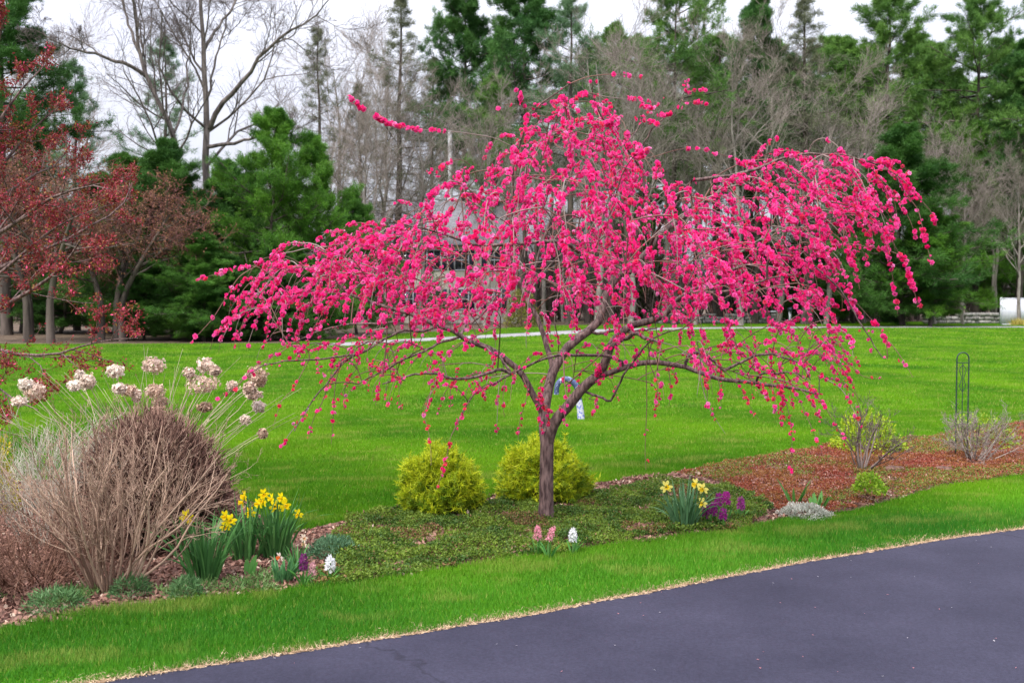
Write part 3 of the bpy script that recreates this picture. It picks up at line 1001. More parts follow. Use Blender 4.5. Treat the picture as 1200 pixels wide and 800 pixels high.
def house(label, Y, x0, x1, dep, eave, ridge, wallm, cols, rows, shut=True, chim=True):
    cx = (x0 + x1) / 2
    hx = (x1 - x0) / 2
    t = thing('house', label, 'house', (cx, Y + dep / 2, 0))
    hy = dep / 2
    wl = MB()
    V = [(-hx, -hy, 0), (hx, -hy, 0), (hx, hy, 0), (-hx, hy, 0), (-hx, -hy, eave), (hx, -hy, eave), (hx, hy, eave), (-hx, hy, eave), (-hx, 0, ridge), (hx, 0, ridge)]
    wl.add(V, [np.array([(0, 1, 5, 4), (2, 3, 7, 6)]), np.array([(1, 2, 6, 9, 5), (3, 0, 4, 8, 7)])])
    wl.build('wall', wallm, t)
    rf = MB()
    o, th = 0.45, 0.18
    sl = (ridge - eave) / hy
    for sgn in (-1, 1):
        a = [(-hx - o, 0, ridge + 0.02), (hx + o, 0, ridge + 0.02), (hx + o, sgn * (hy + o), eave - sl * o + 0.02), (-hx - o, sgn * (hy + o), eave - sl * o + 0.02)]
        b = [(q[0], q[1], q[2] + th) for q in a]
        rf.add(a + b, np.array([(0, 1, 2, 3), (4, 7, 6, 5), (0, 4, 5, 1), (1, 5, 6, 2), (2, 6, 7, 3), (3, 7, 4, 0)]))
    r = rf.build('roof', M_shingle, t)
    tr = MB().box(-hx - 0.02, hx + 0.02, -hy - 0.06, -hy - 0.005, eave - 0.35, eave - 0.12)
    tr.build('eave_trim', M_white, t)
    if chim:
        MB().box(hx * 0.3, hx * 0.3 + 0.9, -0.3, 0.6, ridge - 1.0, ridge + 1.0).build('chimney', M_brick, r)
    for c in cols:
        for z in rows:
            fr = MB()
            wv, hv = 0.5, 0.75
            y = -hy
            for q in ((-wv - .09, -wv, z - hv - .09, z + hv + .09), (wv, wv + .09, z - hv - .09, z + hv + .09), (-wv, wv, z + hv, z + hv + .09), (-wv, wv, z - hv - .09, z - hv), (-wv, wv, z - .035, z + .035), (-.02, .02, z + .035, z + hv), (-.02, .02, z - hv, z - .035)):
                fr.box(c - cx + q[0], c - cx + q[1], y - 0.07, y + 0.02, q[2], q[3])
            f = fr.build('window', M_white, t)
            MB().box(c - cx - wv, c - cx + wv, y - 0.03, y - 0.01, z - hv, z + hv).build('pane', M_glass, f)
            if shut:
                for s in (-1, 1):
                    a = c - cx + s * (wv + 0.32)
                    MB().box(a - 0.2, a + 0.2, y - 0.055, y - 0.004, z - hv - .05, z + hv + .05).build('shutter', M_shutter, t)
    return t


hs = house('cream clapboard house with grey roof behind the left of the pink tree', 80, -11.9, 0.4, 9, 6.4, 9.9, M_cream, [-10.3, -8.4, -6.2, -4.0, -1.4], [1.9, 5.0])
house('grey clapboard house half hidden behind the evergreens and oaks', 74, -27, -18, 8, 8.2, 11.0, M_grey, [-25, -20.5], [2.2, 6.0], shut=False, chim=False)

# utility pole
pb = P(528, 380, 90.5)
pt = thing('utility_pole', 'pale grey utility pole rising left of the dark pines', 'utility pole', (pb[0], 90.5, 0))
ptop = P(528, 153, 90.5)[2]
M_pole = noisemat('weathered_pole', (0.42, 0.42, 0.43), (0.58, 0.58, 0.60), 6, (1, 1, 0.1), 0.9, 0.3)
z = np.linspace(0, ptop, 6)
MB().add(*tubes(np.stack([0 * z, 0 * z, z], 1)[None], np.linspace(0.26, 0.20, 6)[None], 12)).add([(0.20 * math.cos(k), 0.20 * math.sin(k), ptop) for k in np.arange(12) * math.pi / 6], np.arange(12)[None]).build('pole', M_pole, pt, True)
wv = smooth_path([(0.1, 0, ptop - 0.4), (0.5, 0.6, ptop - 3), (1.4, 2, 0.3)], 12)
MB().add(*tubes(wv[None], np.full((1, 12), 0.018), 4), (0.5, 0.5, 0.52)).build('guy_wire', M_dry, pt)

# white vinyl fence panel at the right
f0, f1 = P(1172, 380, 74)[0], P(1172, 380, 74)[0] + 2.6
zt = P(1172, 349, 74)[2]
ft = thing('fence_panel', 'white solid vinyl fence panel at the edge of the wood', 'fence', (f0, 74, 0))
pn_ = MB()
pn_.box(0.1, 2.6, -0.02, 0.02, 0.06, zt - 0.06)
for k in range(1, 10):
    pn_.box(0.1 + k * 0.25 - 0.012, 0.1 + k * 0.25 + 0.012, -0.026, -0.021, 0.062, zt - 0.062)
pn_.build('board_panel', M_white, ft)
MB().box(0.1, 2.6, -0.035, 0.035, zt - 0.06, zt).build('rail', M_white, ft)
MB().box(0.1, 2.6, -0.035, 0.035, 0.0, 0.06).build('rail', M_white, ft)
for x in (0, 2.6):
    MB().box(x - 0.02, x + 0.1, -0.06, 0.06, 0, zt + 0.03).build('post', M_white, ft)
# yellowish weeds in front of it
N = 260
p = np.stack([RNG.normal(f0 + 0.9, 0.3, N), RNG.normal(73.2, 0.2, N), np.zeros(N)], 1)
d = RNG.normal(size=(N, 3)) * 0.3; d[:, 2] = 1
MBw = MB().add(*tris(p, nrm(d), RNG.uniform(0.2, 0.7, N), 0.05, RNG), (0.4, 0.33, 0.08))
tag(MBw.build('dry_weed_clump', M_dry), 'small yellow weed clump at the foot of the white fence panel', 'plant')

# white posts with sign arm and dark box
q = G(913.5, 376.5)
t_ = thing('white_post', 'white post with a short cross arm by the wood edge', 'post', (q[0], 78, 0))
sY = 78
zt = P(913, 353, sY)[2]
X0 = P(913.5, 360, sY)[0]
t_.location = (X0, sY, 0)
MB().box(-0.07, 0.07, -0.07, 0.07, 0, zt).add([(-0.09, -0.09, zt), (0.09, -0.09, zt), (0.09, 0.09, zt), (-0.09, 0.09, zt), (0, 0, zt + 0.1)], [np.array([(0, 1, 4), (1, 2, 4), (2, 3, 4), (3, 0, 4)]), np.array([[3, 2, 1, 0]])]).build('pole', M_white, t_)
za = P(913, 365, sY)[2]
MB().box(-0.7, -0.07, -0.04, 0.04, za - 0.06, za + 0.06).build('arm', M_white, t_)
X1 = P(924.5, 360, sY)[0]
t_ = thing('mailbox', 'dark mailbox on a short white post by the wood edge', 'mailbox', (X1, sY - 0.3, 0))
zb = P(924, 364, sY)[2]
MB().box(-0.08, 0.08, -0.08, 0.08, 0, zb).build('post', M_white, t_)
mb = MB()
prof = [(-0.13, 0), (0.13, 0), (0.13, 0.14)] + [(0.13 * math.cos(a), 0.14 + 0.13 * math.sin(a)) for a in np.linspace(0.3, math.pi - 0.3, 6)] + [(-0.13, 0.14)]
n = len(prof)
V = [(x, -0.28, zb + z_) for x, z_ in prof] + [(x, 0.28, zb + z_) for x, z_ in prof]
mb.add(V, [np.array([[i, (i + 1) % n, n + (i + 1) % n, n + i] for i in range(n)]), np.array([list(range(n))[::-1], list(range(n, 2 * n))])])
mb.build('box', M_shutter, t_)


# rubble stone walls
M_stone = noisemat('field_stone', (0.17, 0.16, 0.155), (0.38, 0.36, 0.34), 3, bump=0.6)
def stone_wall(label, x0, x1, Y, h):
    m = MB()
    ico = np.array([(a, b, c) for a in (-1, 1) for b in (-1, 1) for c in (-1, 1)], float)
    F = np.array([(0, 1, 3, 2), (4, 6, 7, 5), (0, 4, 5, 1), (2, 3, 7, 6), (0, 2, 6, 4), (1, 5, 7, 3)])
    z = 0
    while z < h:
        x = x0 + RNG.uniform(-0.3, 0)
        hh = RNG.uniform(0.2, 0.32)
        while x < x1:
            wq = RNG.uniform(0.3, 0.8)
            V = ico * np.array([wq / 2, 0.3, hh / 2]) * RNG.uniform(0.78, 1.03, (8, 3)) + np.array([x + wq / 2, RNG.uniform(-0.1, 0.1), z + hh / 2 * 1.0])
            if z + hh < h * RNG.uniform(0.75, 1.3):
                m.add(V, F)
            x += wq
        z += hh
    o = m.build('stone_wall', M_stone)
    o.location = (0, Y, 0)
    return tag(o, label, 'stone wall')


stone_wall('low rubble stone wall behind the pink tree', P(770, 380, 79.5)[0], P(905, 380, 79.5)[0], 79.5, 0.85)
stone_wall('low rubble stone wall left of the white fence panel', P(1085, 380, 78.5)[0], P(1168, 380, 78.5)[0], 78.5, 0.75)

#@@NEAR
# ------------------------------------------------------------------ the weeping pink tree
T0 = G(640, 609)
TY = T0[1]
rng = np.random.default_rng(5)
tree = thing('weeping_blossom_tree', 'weeping tree covered in vivid pink double blossoms, in the groundcover bed', 'flowering tree', (T0[0], TY, 0))
LIMBS = []          # list of (pts (n,3), radii)


def limb(px, y0, y1, r0, r1, n=26, wob=0.004):
    """px: outline of the limb, y0/y1 its distance behind (+) or before (-) the trunk; y0 None = joins the nearest limb"""
    if y0 is None:
        best = None
        s = np.array(P(px[0][0], px[0][1], TY))
        for Lp, Lr in LIMBS:
            d = np.linalg.norm((Lp - s)[:, [0, 2]], axis=1)
            i = d.argmin()
            if best is None or d[i] < best[0]:
                best = (d[i], Lp[i])
        y0 = best[1][1] - TY
        first = best[1]
    else:
        first = None
    k = len(px)
    seg = np.array([0] + [math.dist(px[i], px[i + 1]) for i in range(k - 1)]).cumsum()
    seg = seg / seg[-1]
    pts = np.array([P(q[0], q[1], TY + y0 + (y1 - y0) * s) for q, s in zip(px, seg)])
    if first is not None:
        pts[0] = first
    pp = smooth_path(pts, n)
    w_ = np.cumsum(rng.normal(size=(n, 3)), 0) * wob
    w_ -= np.linspace(0, 1, n)[:, None] * w_[-1]
    pp = pp + w_
    LIMBS.append((pp, np.linspace(1, 0, n) ** 0.8 * (r0 - r1) + r1))
    return pp


# trunk + stems
limb([(639.5, 609.5), (640, 580), (640.2, 545), (641, 515), (642, 505)], 0, 0, 0.054, 0.049, 16, 0.001)
limb([(640, 520), (638.6, 500), (639.5, 479), (645.5, 446), (653, 428), (668, 407), (689, 392), (704, 376), (712, 347), (725, 327), (745, 310), (762, 297), (773, 280), (792, 262), (815, 245), (840, 228), (858, 218)], 0, 0.7, 0.042, 0.010)
limb([(641, 522), (650, 492), (665, 473), (680, 455), (697, 440), (705, 425), (714, 402), (731, 383), (755, 377), (775, 370), (790, 355), (810, 342), (840, 322), (870, 312)], 0, -0.5, 0.044, 0.008)
limb([(697, 441), (713, 437), (731, 431), (749, 426), (770, 425), (797, 428), (817, 435), (842, 442), (873, 445), (902, 451), (935, 455), (960, 462)], None, -0.6, 0.022, 0.006)
limb([(714, 408), (731, 398), (746, 392), (760, 398), (775, 401)], None, -0.8, 0.02, 0.008)
limb([(731, 432), (730, 424), (716, 416), (689, 414), (662, 414.5), (635, 419), (605, 434), (578, 449), (555, 462), (542, 486), (529, 510)], None, -1.0, 0.012, 0.003)
limb([(683, 467), (698, 464), (707, 467), (714.5, 471), (722, 461), (734, 440), (755, 413), (775, 395), (800, 385)], None, -0.5, 0.010, 0.004)
limb([(797, 421), (808, 415), (819, 414), (834, 422), (848, 434)], None, -0.3, 0.012, 0.006)
limb([(845, 430), (873, 419), (887, 414), (913, 418), (935, 428), (950, 445)], None, -0.4, 0.011, 0.004)
limb([(870, 444), (893, 436), (910, 434), (930, 436), (950, 448)], None, -0.9, 0.009, 0.003)
# left side
limb([(647, 440), (640, 401), (632, 375), (618, 345), (602, 312), (590, 280), (578, 260), (562, 243), (545, 230)], None, 0.6, 0.022, 0.007)
limb([(637, 480), (623, 459), (614, 442), (601, 428), (580, 413), (562.5, 404), (541, 396), (536, 388), (511, 379), (484, 368), (451, 358), (427, 351), (409, 341), (392, 326), (372, 317)], None, -0.2, 0.026, 0.006)
limb([(536, 390), (546, 380), (562, 368), (580, 350), (590, 330)], None, 0.5, 0.012, 0.005)
limb([(541, 397), (520, 399), (499, 408), (469, 423), (440, 440), (420, 450)], None, -0.7, 0.010, 0.004)
limb([(601, 429), (588, 434), (574, 439), (556, 444), (532, 445), (514, 438), (490, 439), (448, 450)], None, -1.0, 0.012, 0.004)
limb([(511, 381), (493, 388), (475, 387), (454, 396), (430, 411), (406, 423), (385, 450), (362, 478), (345, 505)], None, -0.7, 0.010, 0.003)
limb([(484, 370), (462, 377), (430, 380), (406, 381), (365, 392), (340, 405)], None, 0.5, 0.010, 0.004)
limb([(456, 397), (423, 412), (402, 416), (362, 422), (321, 425), (290, 440)], None, -0.9, 0.008, 0.003)
limb([(598, 432), (588, 418), (575, 410), (560, 402)], None, -0.5, 0.010, 0.005)
# cross limb through the middle
limb([(748, 320), (738, 319), (720, 312), (700, 303), (680, 294), (665, 286), (650, 282), (622, 282), (593, 285), (562, 287), (535, 279), (501, 267), (470, 262)], None, -0.6, 0.018, 0.005)
limb([(690, 392), (704, 389), (719, 386), (745, 388), (770, 384)], None, 0.1, 0.012, 0.006)
# upper right
limb([(770, 283), (780, 258), (796, 228), (811, 212)], None, -0.3, 0.015, 0.007)
limb([(811, 213), (850, 207), (892, 198), (917, 189), (946, 183), (980, 183), (1015, 188), (1045, 202), (1060, 225)], None, -0.4, 0.013, 0.003)
limb([(815, 246), (836, 228), (855, 219), (885, 214), (920, 212), (960, 220)], None, 0.8, 0.012, 0.004)
limb([(775, 352), (800, 345), (821, 341), (861, 341), (883, 334), (905, 328), (930, 322)], None, -0.7, 0.012, 0.004)
limb([(870, 312), (900, 302), (925, 300), (950, 308), (975, 330), (1000, 360), (1020, 395), (1035, 420)], None, -0.8, 0.009, 0.003)
limb([(735, 318), (741, 290), (745, 262), (752, 235), (754, 205), (746, 189)], None, 0.2, 0.016, 0.008)
limb([(746, 189), (760, 165), (772, 147), (787, 132), (800, 117), (806, 92)], None, 0.1, 0.007, 0.002)
limb([(746, 190), (732, 172), (720, 157), (705, 137), (697, 117), (694, 96)], None, -0.2, 0.009, 0.003)
limb([(733, 170), (742, 158), (755, 140), (775, 120)], None, 0.4, 0.005, 0.002)
limb([(600, 312), (598, 285), (601, 250), (600, 210), (601, 185), (607, 172), (617, 145), (632, 125), (645, 115), (660, 104), (668, 98)], None, -0.1, 0.013, 0.004)
limb([(618, 345), (632, 300), (645, 262), (660, 230), (672, 195), (676, 160)], None, 0.5, 0.014, 0.004)
limb([(725, 327), (715, 290), (705, 255), (690, 220), (680, 190)], None, 0.9, 0.012, 0.004)
NL = len(LIMBS)

mb = MB()
for i, (p_, r_) in enumerate(LIMBS):
    if i == 0:
        r_ = r_ * (1 + 0.35 * np.exp(-np.linspace(0, 1, len(r_)) * 12))
    V, F = tubes(p_[None], r_[None], 12 if r_[0] > 0.02 else 7)
    mb.add(V - np.array([T0[0], TY, 0]), F)
mb.build('trunk', M_bark_cherry, tree, True)

LP = np.concatenate([p_[3:] for p_, r_ in LIMBS[1:]])
# hanging strands: each starts somewhere in the crown, is carried there by an arching twig from the nearest limb
STR = []      # (path, r0, flower density)


def mask_pts(poly, n):
    poly = np.array(poly, float)
    lo, hi = poly.min(0), poly.max(0)
    o = np.zeros((0, 2))
    while len(o) < n:
        q = rng.uniform(lo, hi, (n * 3, 2))
        o = np.concatenate([o, q[inside(poly, q)]])
    return o[:n]


ZONES = [
    ([(450, 252), (560, 190), (615, 150), (660, 108), (705, 112), (735, 170), (760, 222), (720, 300), (640, 330), (560, 330), (470, 335), (430, 300)], 175, (0.25, 0.6), 1.0),
    ([(610, 170), (660, 108), (705, 112), (740, 190), (760, 260), (680, 280), (600, 270)], 70, (0.2, 0.5), 1.0),
    ([(285, 335), (350, 285), (440, 250), (480, 320), (420, 350), (330, 360), (275, 370)], 115, (0.2, 0.42), 1.0),
    ([(760, 222), (850, 200), (900, 175), (985, 180), (1035, 190), (1045, 215), (1000, 250), (960, 300), (900, 320), (790, 330), (740, 290)], 180, (0.25, 0.6), 1.0),
    ([(470, 335), (640, 325), (740, 300), (900, 325), (960, 335), (990, 360), (900, 385), (700, 378), (560, 385), (440, 375)], 120, (0.15, 0.4), 0.85),
    ([(860, 385), (960, 375), (990, 400), (990, 430), (960, 455), (880, 450), (780, 410)], 62, (0.15, 0.42), 0.75),
    ([(310, 395), (440, 385), (560, 400), (600, 440), (520, 455), (420, 435), (340, 420)], 48, (0.12, 0.35), 0.5),
    ([(620, 400), (700, 400), (800, 400), (860, 430), (760, 450), (690, 440), (640, 470)], 30, (0.08, 0.25), 0.6),
    ([(700, 290), (800, 300), (900, 300), (960, 320), (940, 345), (800, 345), (700, 330)], 25, (0.2, 0.4), 1.0),
    ([(425, 275), (560, 235), (605, 320), (560, 375), (440, 365)], 55, (0.2, 0.45), 1.0),
]
starts = []
for poly, cnt, lr, dens in ZONES:
    for q in mask_pts(poly, cnt):
        ex = np.clip(1 - ((q[0] - 660) / 440) ** 2, 0.05, 1) ** 0.5
        hz = np.interp(q[1], [100, 170, 260, 400], [0.35, 0.7, 1.0, 1.0])
        D = 1.75 * ex * hz
        dy = rng.uniform(-1, 1) * D
        starts.append((q[0], q[1], dy, rng.uniform(*lr), dens))
starts.sort(key=lambda s: abs(s[0] - 660) + abs(s[2]) * 120)
for px, py, dy, Ls, dens in starts:
    s = P(px, py, TY + dy)
    h = np.array([s[0] - T0[0], dy * 1.0, 0.0])
    h = h / max(np.linalg.norm(h), 0.15)
    out_ = h * min(1, abs(s[0] - T0[0]) / 1.1 + abs(dy) / 1.5)
    v = LP - s
    d2 = (v ** 2).sum(1)
    # prefer limb points nearer to the trunk and below
    pen = d2 + 0.25 * np.maximum(v[:, 2], 0) + 0.3 * np.maximum((v * h).sum(1), 0)
    i = pen.argmin()
    qn = LP[i]
    dist = math.sqrt(d2[i])
    mid = (qn + s) / 2 + np.array([0, 0, 0.10 * dist]) + rng.normal(size=3) * 0.05 * dist
    nc = 3 + int(dist * 9)
    u = np.linspace(0, 1, nc)[:, None]
    conn = (1 - u) ** 2 * qn + 2 * u * (1 - u) * mid + u ** 2 * s
    dr = nrm(s - mid) * 0.5 + out_ * 0.75 + np.array([0, 0, 0.1]) + rng.normal(size=3) * 0.2
    dr = nrm(dr)
    ns = 9
    pts = [s]
    for k in range(ns):
        dr = nrm(dr + np.array([0, 0, -0.25]) + rng.normal(size=3) * 0.08)
        pts.append(pts[-1] + dr * Ls / ns)
    path = np.concatenate([conn, np.array(pts[1:])])
    STR.append((path, 0.0024 + 0.003 * min(dist + Ls, 1.4), dens, nc))
    LP = np.concatenate([LP, conn[2::2]])

# strands that stand out from the mass, laid out one by one: (outline, depth start, depth end, flower density, first flowering fraction)
SOLO = [
    ([(392, 326), (365, 313), (338, 312), (300, 311), (265, 318), (230, 328)], -0.2, -0.3, 1.0, 0.15),
    ([(300, 312), (280, 325), (264, 350), (250, 372), (236, 388), (222, 402)], -0.3, -0.5, 0.6, 0.35),
    ([(602, 173), (582, 163), (565, 159), (528, 154), (494, 152), (461, 146), (434, 133), (409, 115)], -0.1, -0.4, 1.6, 0.5),
    ([(617, 132), (612, 118), (606, 106)], -0.1, -0.2, 0.8, 0.4),
    ([(617, 127), (600, 122), (580, 127)], -0.1, -0.3, 0.5, 0.6),
    ([(668, 98), (690, 90), (720, 87), (736, 89), (754, 92)], -0.1, 0.0, 0.55, 0.5),
    ([(702, 112), (720, 115), (750, 117), (768, 120), (776, 125)], -0.2, -0.3, 0.5, 0.4),
    ([(806, 110), (818, 105), (830, 105)], 0.1, 0.1, 0.9, 0.2),
    ([(787, 132), (775, 135), (762, 126), (752, 125)], 0.0, -0.2, 1.0, 0.15),
    ([(772, 147), (763, 143), (750, 140)], 0.0, 0.2, 1.0, 0.1),
    ([(800, 119), (815, 120), (828, 122)], 0.0, 0.2, 0.7, 0.2),
    ([(746, 189), (772, 182), (797, 175), (822, 175), (848, 182), (875, 194)], 0.1, 0.2, 0.55, 0.5),
    ([(892, 198), (888, 185), (896, 172), (906, 163), (912, 162)], 0.0, 0.0, 1.0, 0.1),
    ([(946, 183), (952, 168), (965, 162), (980, 170), (990, 185), (1000, 210), (1005, 240)], -0.3, -0.6, 1.2, 0.4),
    ([(985, 183), (998, 195), (1010, 215), (1020, 240), (1028, 262), (1040, 285)], -0.4, -0.7, 1.2, 0.2),
    ([(1045, 202), (1058, 212), (1066, 225), (1060, 240)], -0.4, -0.5, 1.2, 0.0),
    ([(1015, 188), (1035, 190), (1050, 198), (1060, 210), (1068, 232)], -0.4, -0.2, 1.1, 0.1),
    ([(960, 185), (966, 215), (978, 240), (990, 252)], -0.3, -0.6, 1.0, 0.15),
    ([(1060, 225), (1075, 245), (1080, 262), (1084, 280), (1090, 302), (1091, 312)], -0.5, -0.7, 0.8, 0.35),
    ([(990, 285), (1020, 290), (1045, 295), (1060, 305), (1068, 330), (1076, 358)], -0.6, -0.7, 0.85, 0.2),
    ([(1030, 262), (1042, 300), (1046, 325), (1050, 350), (1052, 368)], -0.5, -0.6, 0.5, 0.4),
    ([(1040, 420), (1040, 400), (1050, 410), (1060, 425), (1070, 442)], -0.8, -0.9, 0.6, 0.3),
    ([(950, 308), (985, 335), (1010, 362), (1030, 385), (1042, 405)], -0.5, -0.8, 1.3, 0.0),
    ([(925, 300), (960, 320), (990, 350), (1010, 372)], -0.5, -0.5, 1.4, 0.0),
    ([(900, 302), (935, 322), (965, 345), (985, 365)], -0.6, -0.7, 1.3, 0.0),
    ([(902, 430), (912, 452), (920, 470), (926, 490), (928, 512), (928, 555)], -0.7, -0.9, 0.9, 0.0),
    ([(912, 418), (918, 440), (917, 465), (916, 488), (918, 500)], -0.5, -0.7, 1.2, 0.1),
    ([(930, 436), (955, 460), (975, 490), (990, 515), (1000, 532)], -0.9, -1.1, 0.9, 0.2),
    ([(960, 440), (985, 455), (1000, 480), (1008, 500)], -0.7, -0.9, 0.8, 0.1),
    ([(925, 445), (942, 480), (955, 510), (965, 535)], -0.7, -1.2, 0.3, 0.1),
    ([(945, 425), (965, 440), (990, 450), (1010, 470)], -0.5, -0.4, 0.8, 0.1),
    ([(970, 400), (990, 420), (1010, 440), (1035, 444)], -0.4, -0.6, 0.35, 0.1),
    ([(783, 430), (786, 455), (784, 475)], -0.6, -0.6, 0.8, 0.3),
    ([(762, 428), (770, 448), (770, 468), (766, 488)], -0.6, -0.7, 0.7, 0.4),
    ([(757, 430), (758, 470), (757, 500), (756, 530), (757, 550)], -0.7, -0.9, 0.35, 0.5),
    ([(820, 440), (828, 470), (838, 490), (850, 508)], -0.6, -0.7, 0.5, 0.4),
    ([(639, 480), (632, 462), (636, 470), (640, 480), (643, 500)], -0.1, -0.2, 2.2, 0.0),
    ([(645, 446), (636, 455), (630, 470), (632, 490), (636, 510)], 0.0, -0.15, 1.6, 0.2),
    ([(700, 440), (703, 425), (706, 440), (700, 450)], -0.2, -0.3, 2.6, 0.0),
    ([(580, 413), (576, 430), (570, 450), (567, 470)], -0.3, -0.5, 0.8, 0.1),
    ([(590, 430), (585, 450), (583, 480), (582, 510)], -0.5, -0.6, 0.6, 0.2),
    ([(612, 440), (618, 460), (610, 490), (607, 515)], -0.4, -0.6, 0.6, 0.2),
    ([(532, 445), (528, 455), (528, 470), (527, 480)], -0.8, -0.9, 0.9, 0.1),
    ([(514, 438), (505, 460), (500, 478), (496, 490)], -0.8, -1.0, 0.9, 0.2),
    ([(545, 465), (535, 455), (515, 452), (500, 470), (498, 490), (502, 505), (505, 530), (505, 545)], -0.9, -1.2, 0.8, 0.1),
    ([(499, 408), (480, 430), (468, 455), (470, 480)], -0.5, -0.8, 0.5, 0.2),
    ([(469, 423), (452, 430), (445, 445), (440, 475)], -0.5, -0.7, 0.9, 0.3),
    ([(440, 440), (425, 450), (412, 455), (403, 475)], -0.7, -0.9, 0.5, 0.2),
    ([(420, 405), (418, 430), (405, 450), (403, 480)], -0.4, -0.6, 0.6, 0.2),
    ([(385, 450), (378, 470), (367, 492), (362, 515)], -0.8, -0.9, 0.7, 0.1),
    ([(362, 478), (350, 495), (338, 510), (330, 525)], -0.9, -1.0, 0.7, 0.1),
    ([(340, 405), (325, 415), (300, 428), (280, 450), (272, 470)], -0.5, -0.8, 0.5, 0.1),
    ([(362, 422), (352, 440), (345, 455), (330, 470), (320, 500)], -0.6, -0.9, 0.5, 0.2),
    ([(290, 440), (278, 452), (262, 462), (250, 472)], -0.8, -1.0, 0.6, 0.1),
    ([(402, 416), (395, 440), (392, 460), (390, 500), (388, 520)], -0.7, -0.9, 0.35, 0.2),
    ([(655, 475), (661, 485), (664, 500)], -0.1, -0.3, 1.0, 0.3),
    ([(845, 430), (868, 455), (880, 478), (890, 492)], -0.4, -0.8, 0.5, 0.3),
    ([(690, 467), (700, 470), (695, 485)], -0.3, -0.5, 1.4, 0.2),
    ([(578, 449), (555, 462), (542, 486), (529, 510), (524, 531), (519, 552), (511, 574)], -0.95, -1.2, 0.75, 0.1),
    ([(605, 434), (600, 450), (598, 470)], -0.8, -0.9, 0.8, 0.2),
]
for px, ya, yb, dens, f0_ in SOLO:
    k = len(px)
    pts = np.array([P(q[0], q[1], TY + ya + (yb - ya) * i / (k - 1)) for i, q in enumerate(px)])
    # join to the closest limb in space so nothing floats
    d = np.linalg.norm(LP - pts[0], axis=1)
    qn = LP[d.argmin()]
    path = smooth_path(pts, 22)
    con = np.zeros((0, 3))
    if d.min() > 0.02:
        u = np.linspace(0, 1, 5)[:-1, None]
        con = qn * (1 - u) + pts[0] * u + np.array([0, 0, 1]) * (u * (1 - u)) * 0.25 * d.min()
    path = np.concatenate([con, path])
    STR.append((path, 0.0038, -dens, int(len(con) + f0_ * 22)))

# twigs mesh
mb = MB()
seg_c, seg_d, seg_z = [], [], []
off = np.array([T0[0], TY, 0])
for path, r0, dens, nf in STR:
    n = len(path)
    V, F = tubes(path[None], (r0 * np.linspace(1, 0.35, n))[None], 4)
    mb.add(V - off, F, np.array([0.16, 0.075, 0.06]) * rng.uniform(0.6, 1.3) if rng.uniform() < 0.75 else np.array([0.22, 0.16, 0.145]) * rng.uniform(0.7, 1.2))
    # flowers along the flowering part
    d = np.concatenate([[0], np.cumsum(np.linalg.norm(np.diff(path, axis=0), axis=1))])
    a = d[min(max(nf - 2, 0), n - 2)]
    ln = d[-1] - a
    solo = dens < 0
    m = rng.poisson(ln / 0.0215 * (abs(dens) * (1.9 if path[-1, 2] > 1.35 else 1.15) if solo else dens * 1.85))
    if m < 1:
        continue
    # flowers come in runs with bare gaps between
    sp = a + ln * np.sort(rng.uniform(0.0, 1, m))
    gp = np.sin(sp * rng.uniform(14, 26) + rng.uniform(0, 6.28))
    sp = sp[gp > (-0.8 if solo else -0.3)]
    c = np.stack([np.interp(sp, d, path[:, q]) for q in range(3)], 1)
    seg_c.append(c)
    seg_z.append(np.full(len(c), 1.14 if solo else 1.0))
# flowers also sit directly on the limbs' thinner ends
for p_, r_ in LIMBS[3:]:
    m = 10
    i = rng.integers(len(p_) // 2, len(p_), m)
    seg_c.append(p_[i] + rng.normal(size=(m, 3)) * 0.02)
    seg_z.append(np.ones(m))
mb.build('twigs', M_twig, tree)
FC = np.concatenate(seg_c)
NF = len(FC)
nz_ = rng.normal(size=(NF, 3)); nz_[:, 2] *= 0.7
nz_ = nrm(nz_)
FC = FC + nz_ * rng.uniform(0.004, 0.018, NF)[:, None]
FS = np.concatenate(seg_z) * rng.choice([0.55, 1.0, 1.0, 1.0, 1.0, 1.12], NF) * rng.uniform(0.0124, 0.0186, NF) * np.interp(FC[:, 2], [0.7, 1.45], [0.72, 1.0])


def rosette(r):
    V, F, Cx = [], [], []
    layers = ((6, 12, 1.0, 0.0), (6, 42, 0.86, 0.5), (5, 68, 0.62, 0.2))
    n = 0
    for cnt, elv, ln, tw in layers:
        for k in range(cnt):
            a = (k + tw) / cnt * 2 * math.pi + r.normal() * 0.12
            e = math.radians(elv + r.normal() * 9)
            d = np.array([math.cos(a) * math.cos(e), math.sin(a) * math.cos(e), math.sin(e)])
            s = np.array([-math.sin(a), math.cos(a), 0])
            upn = np.cross(d, s)
            w_ = 0.42 * ln ** 0.5
            b = d * 0.08
            V += [b, d * 0.5 * ln + s * w_ - upn * 0.05, d * 0.92 * ln + s * w_ * 0.62 - upn * 0.16, d * ln - upn * 0.06, d * 0.92 * ln - s * w_ * 0.62 - upn * 0.16, d * 0.5 * ln - s * w_ - upn * 0.05]
            F.append(list(range(n, n + 6)))
            sh = r.uniform(0.88, 1.12)
            Cx += [[0.75 * sh, 0.6, 0.7]] + [[sh, 1.0, 1.0]] * 2 + [[sh, 1.5, 1.15]] + [[sh, 1.0, 1.0]] * 2
            n += 6
    # calyx
    return np.array(V), np.array(F), np.array(Cx)


def fcol(n):
    t = rng.uniform(0, 1, n)
    base = mixc((0.96, 0.014, 0.24), (0.97, 0.12, 0.45), t ** 1.3)
    pal = rng.uniform(0, 1, n)
    base[pal < 0.04] = np.array([0.96, 0.25, 0.56])
    base[pal > 0.94] = np.array([0.84, 0.014, 0.16])
    sal = rng.uniform(0, 1, n) < 0.06
    base[sal] = np.array([0.84, 0.06, 0.15]) * rng.uniform(0.85, 1.1, (sal.sum(), 1))
    return base


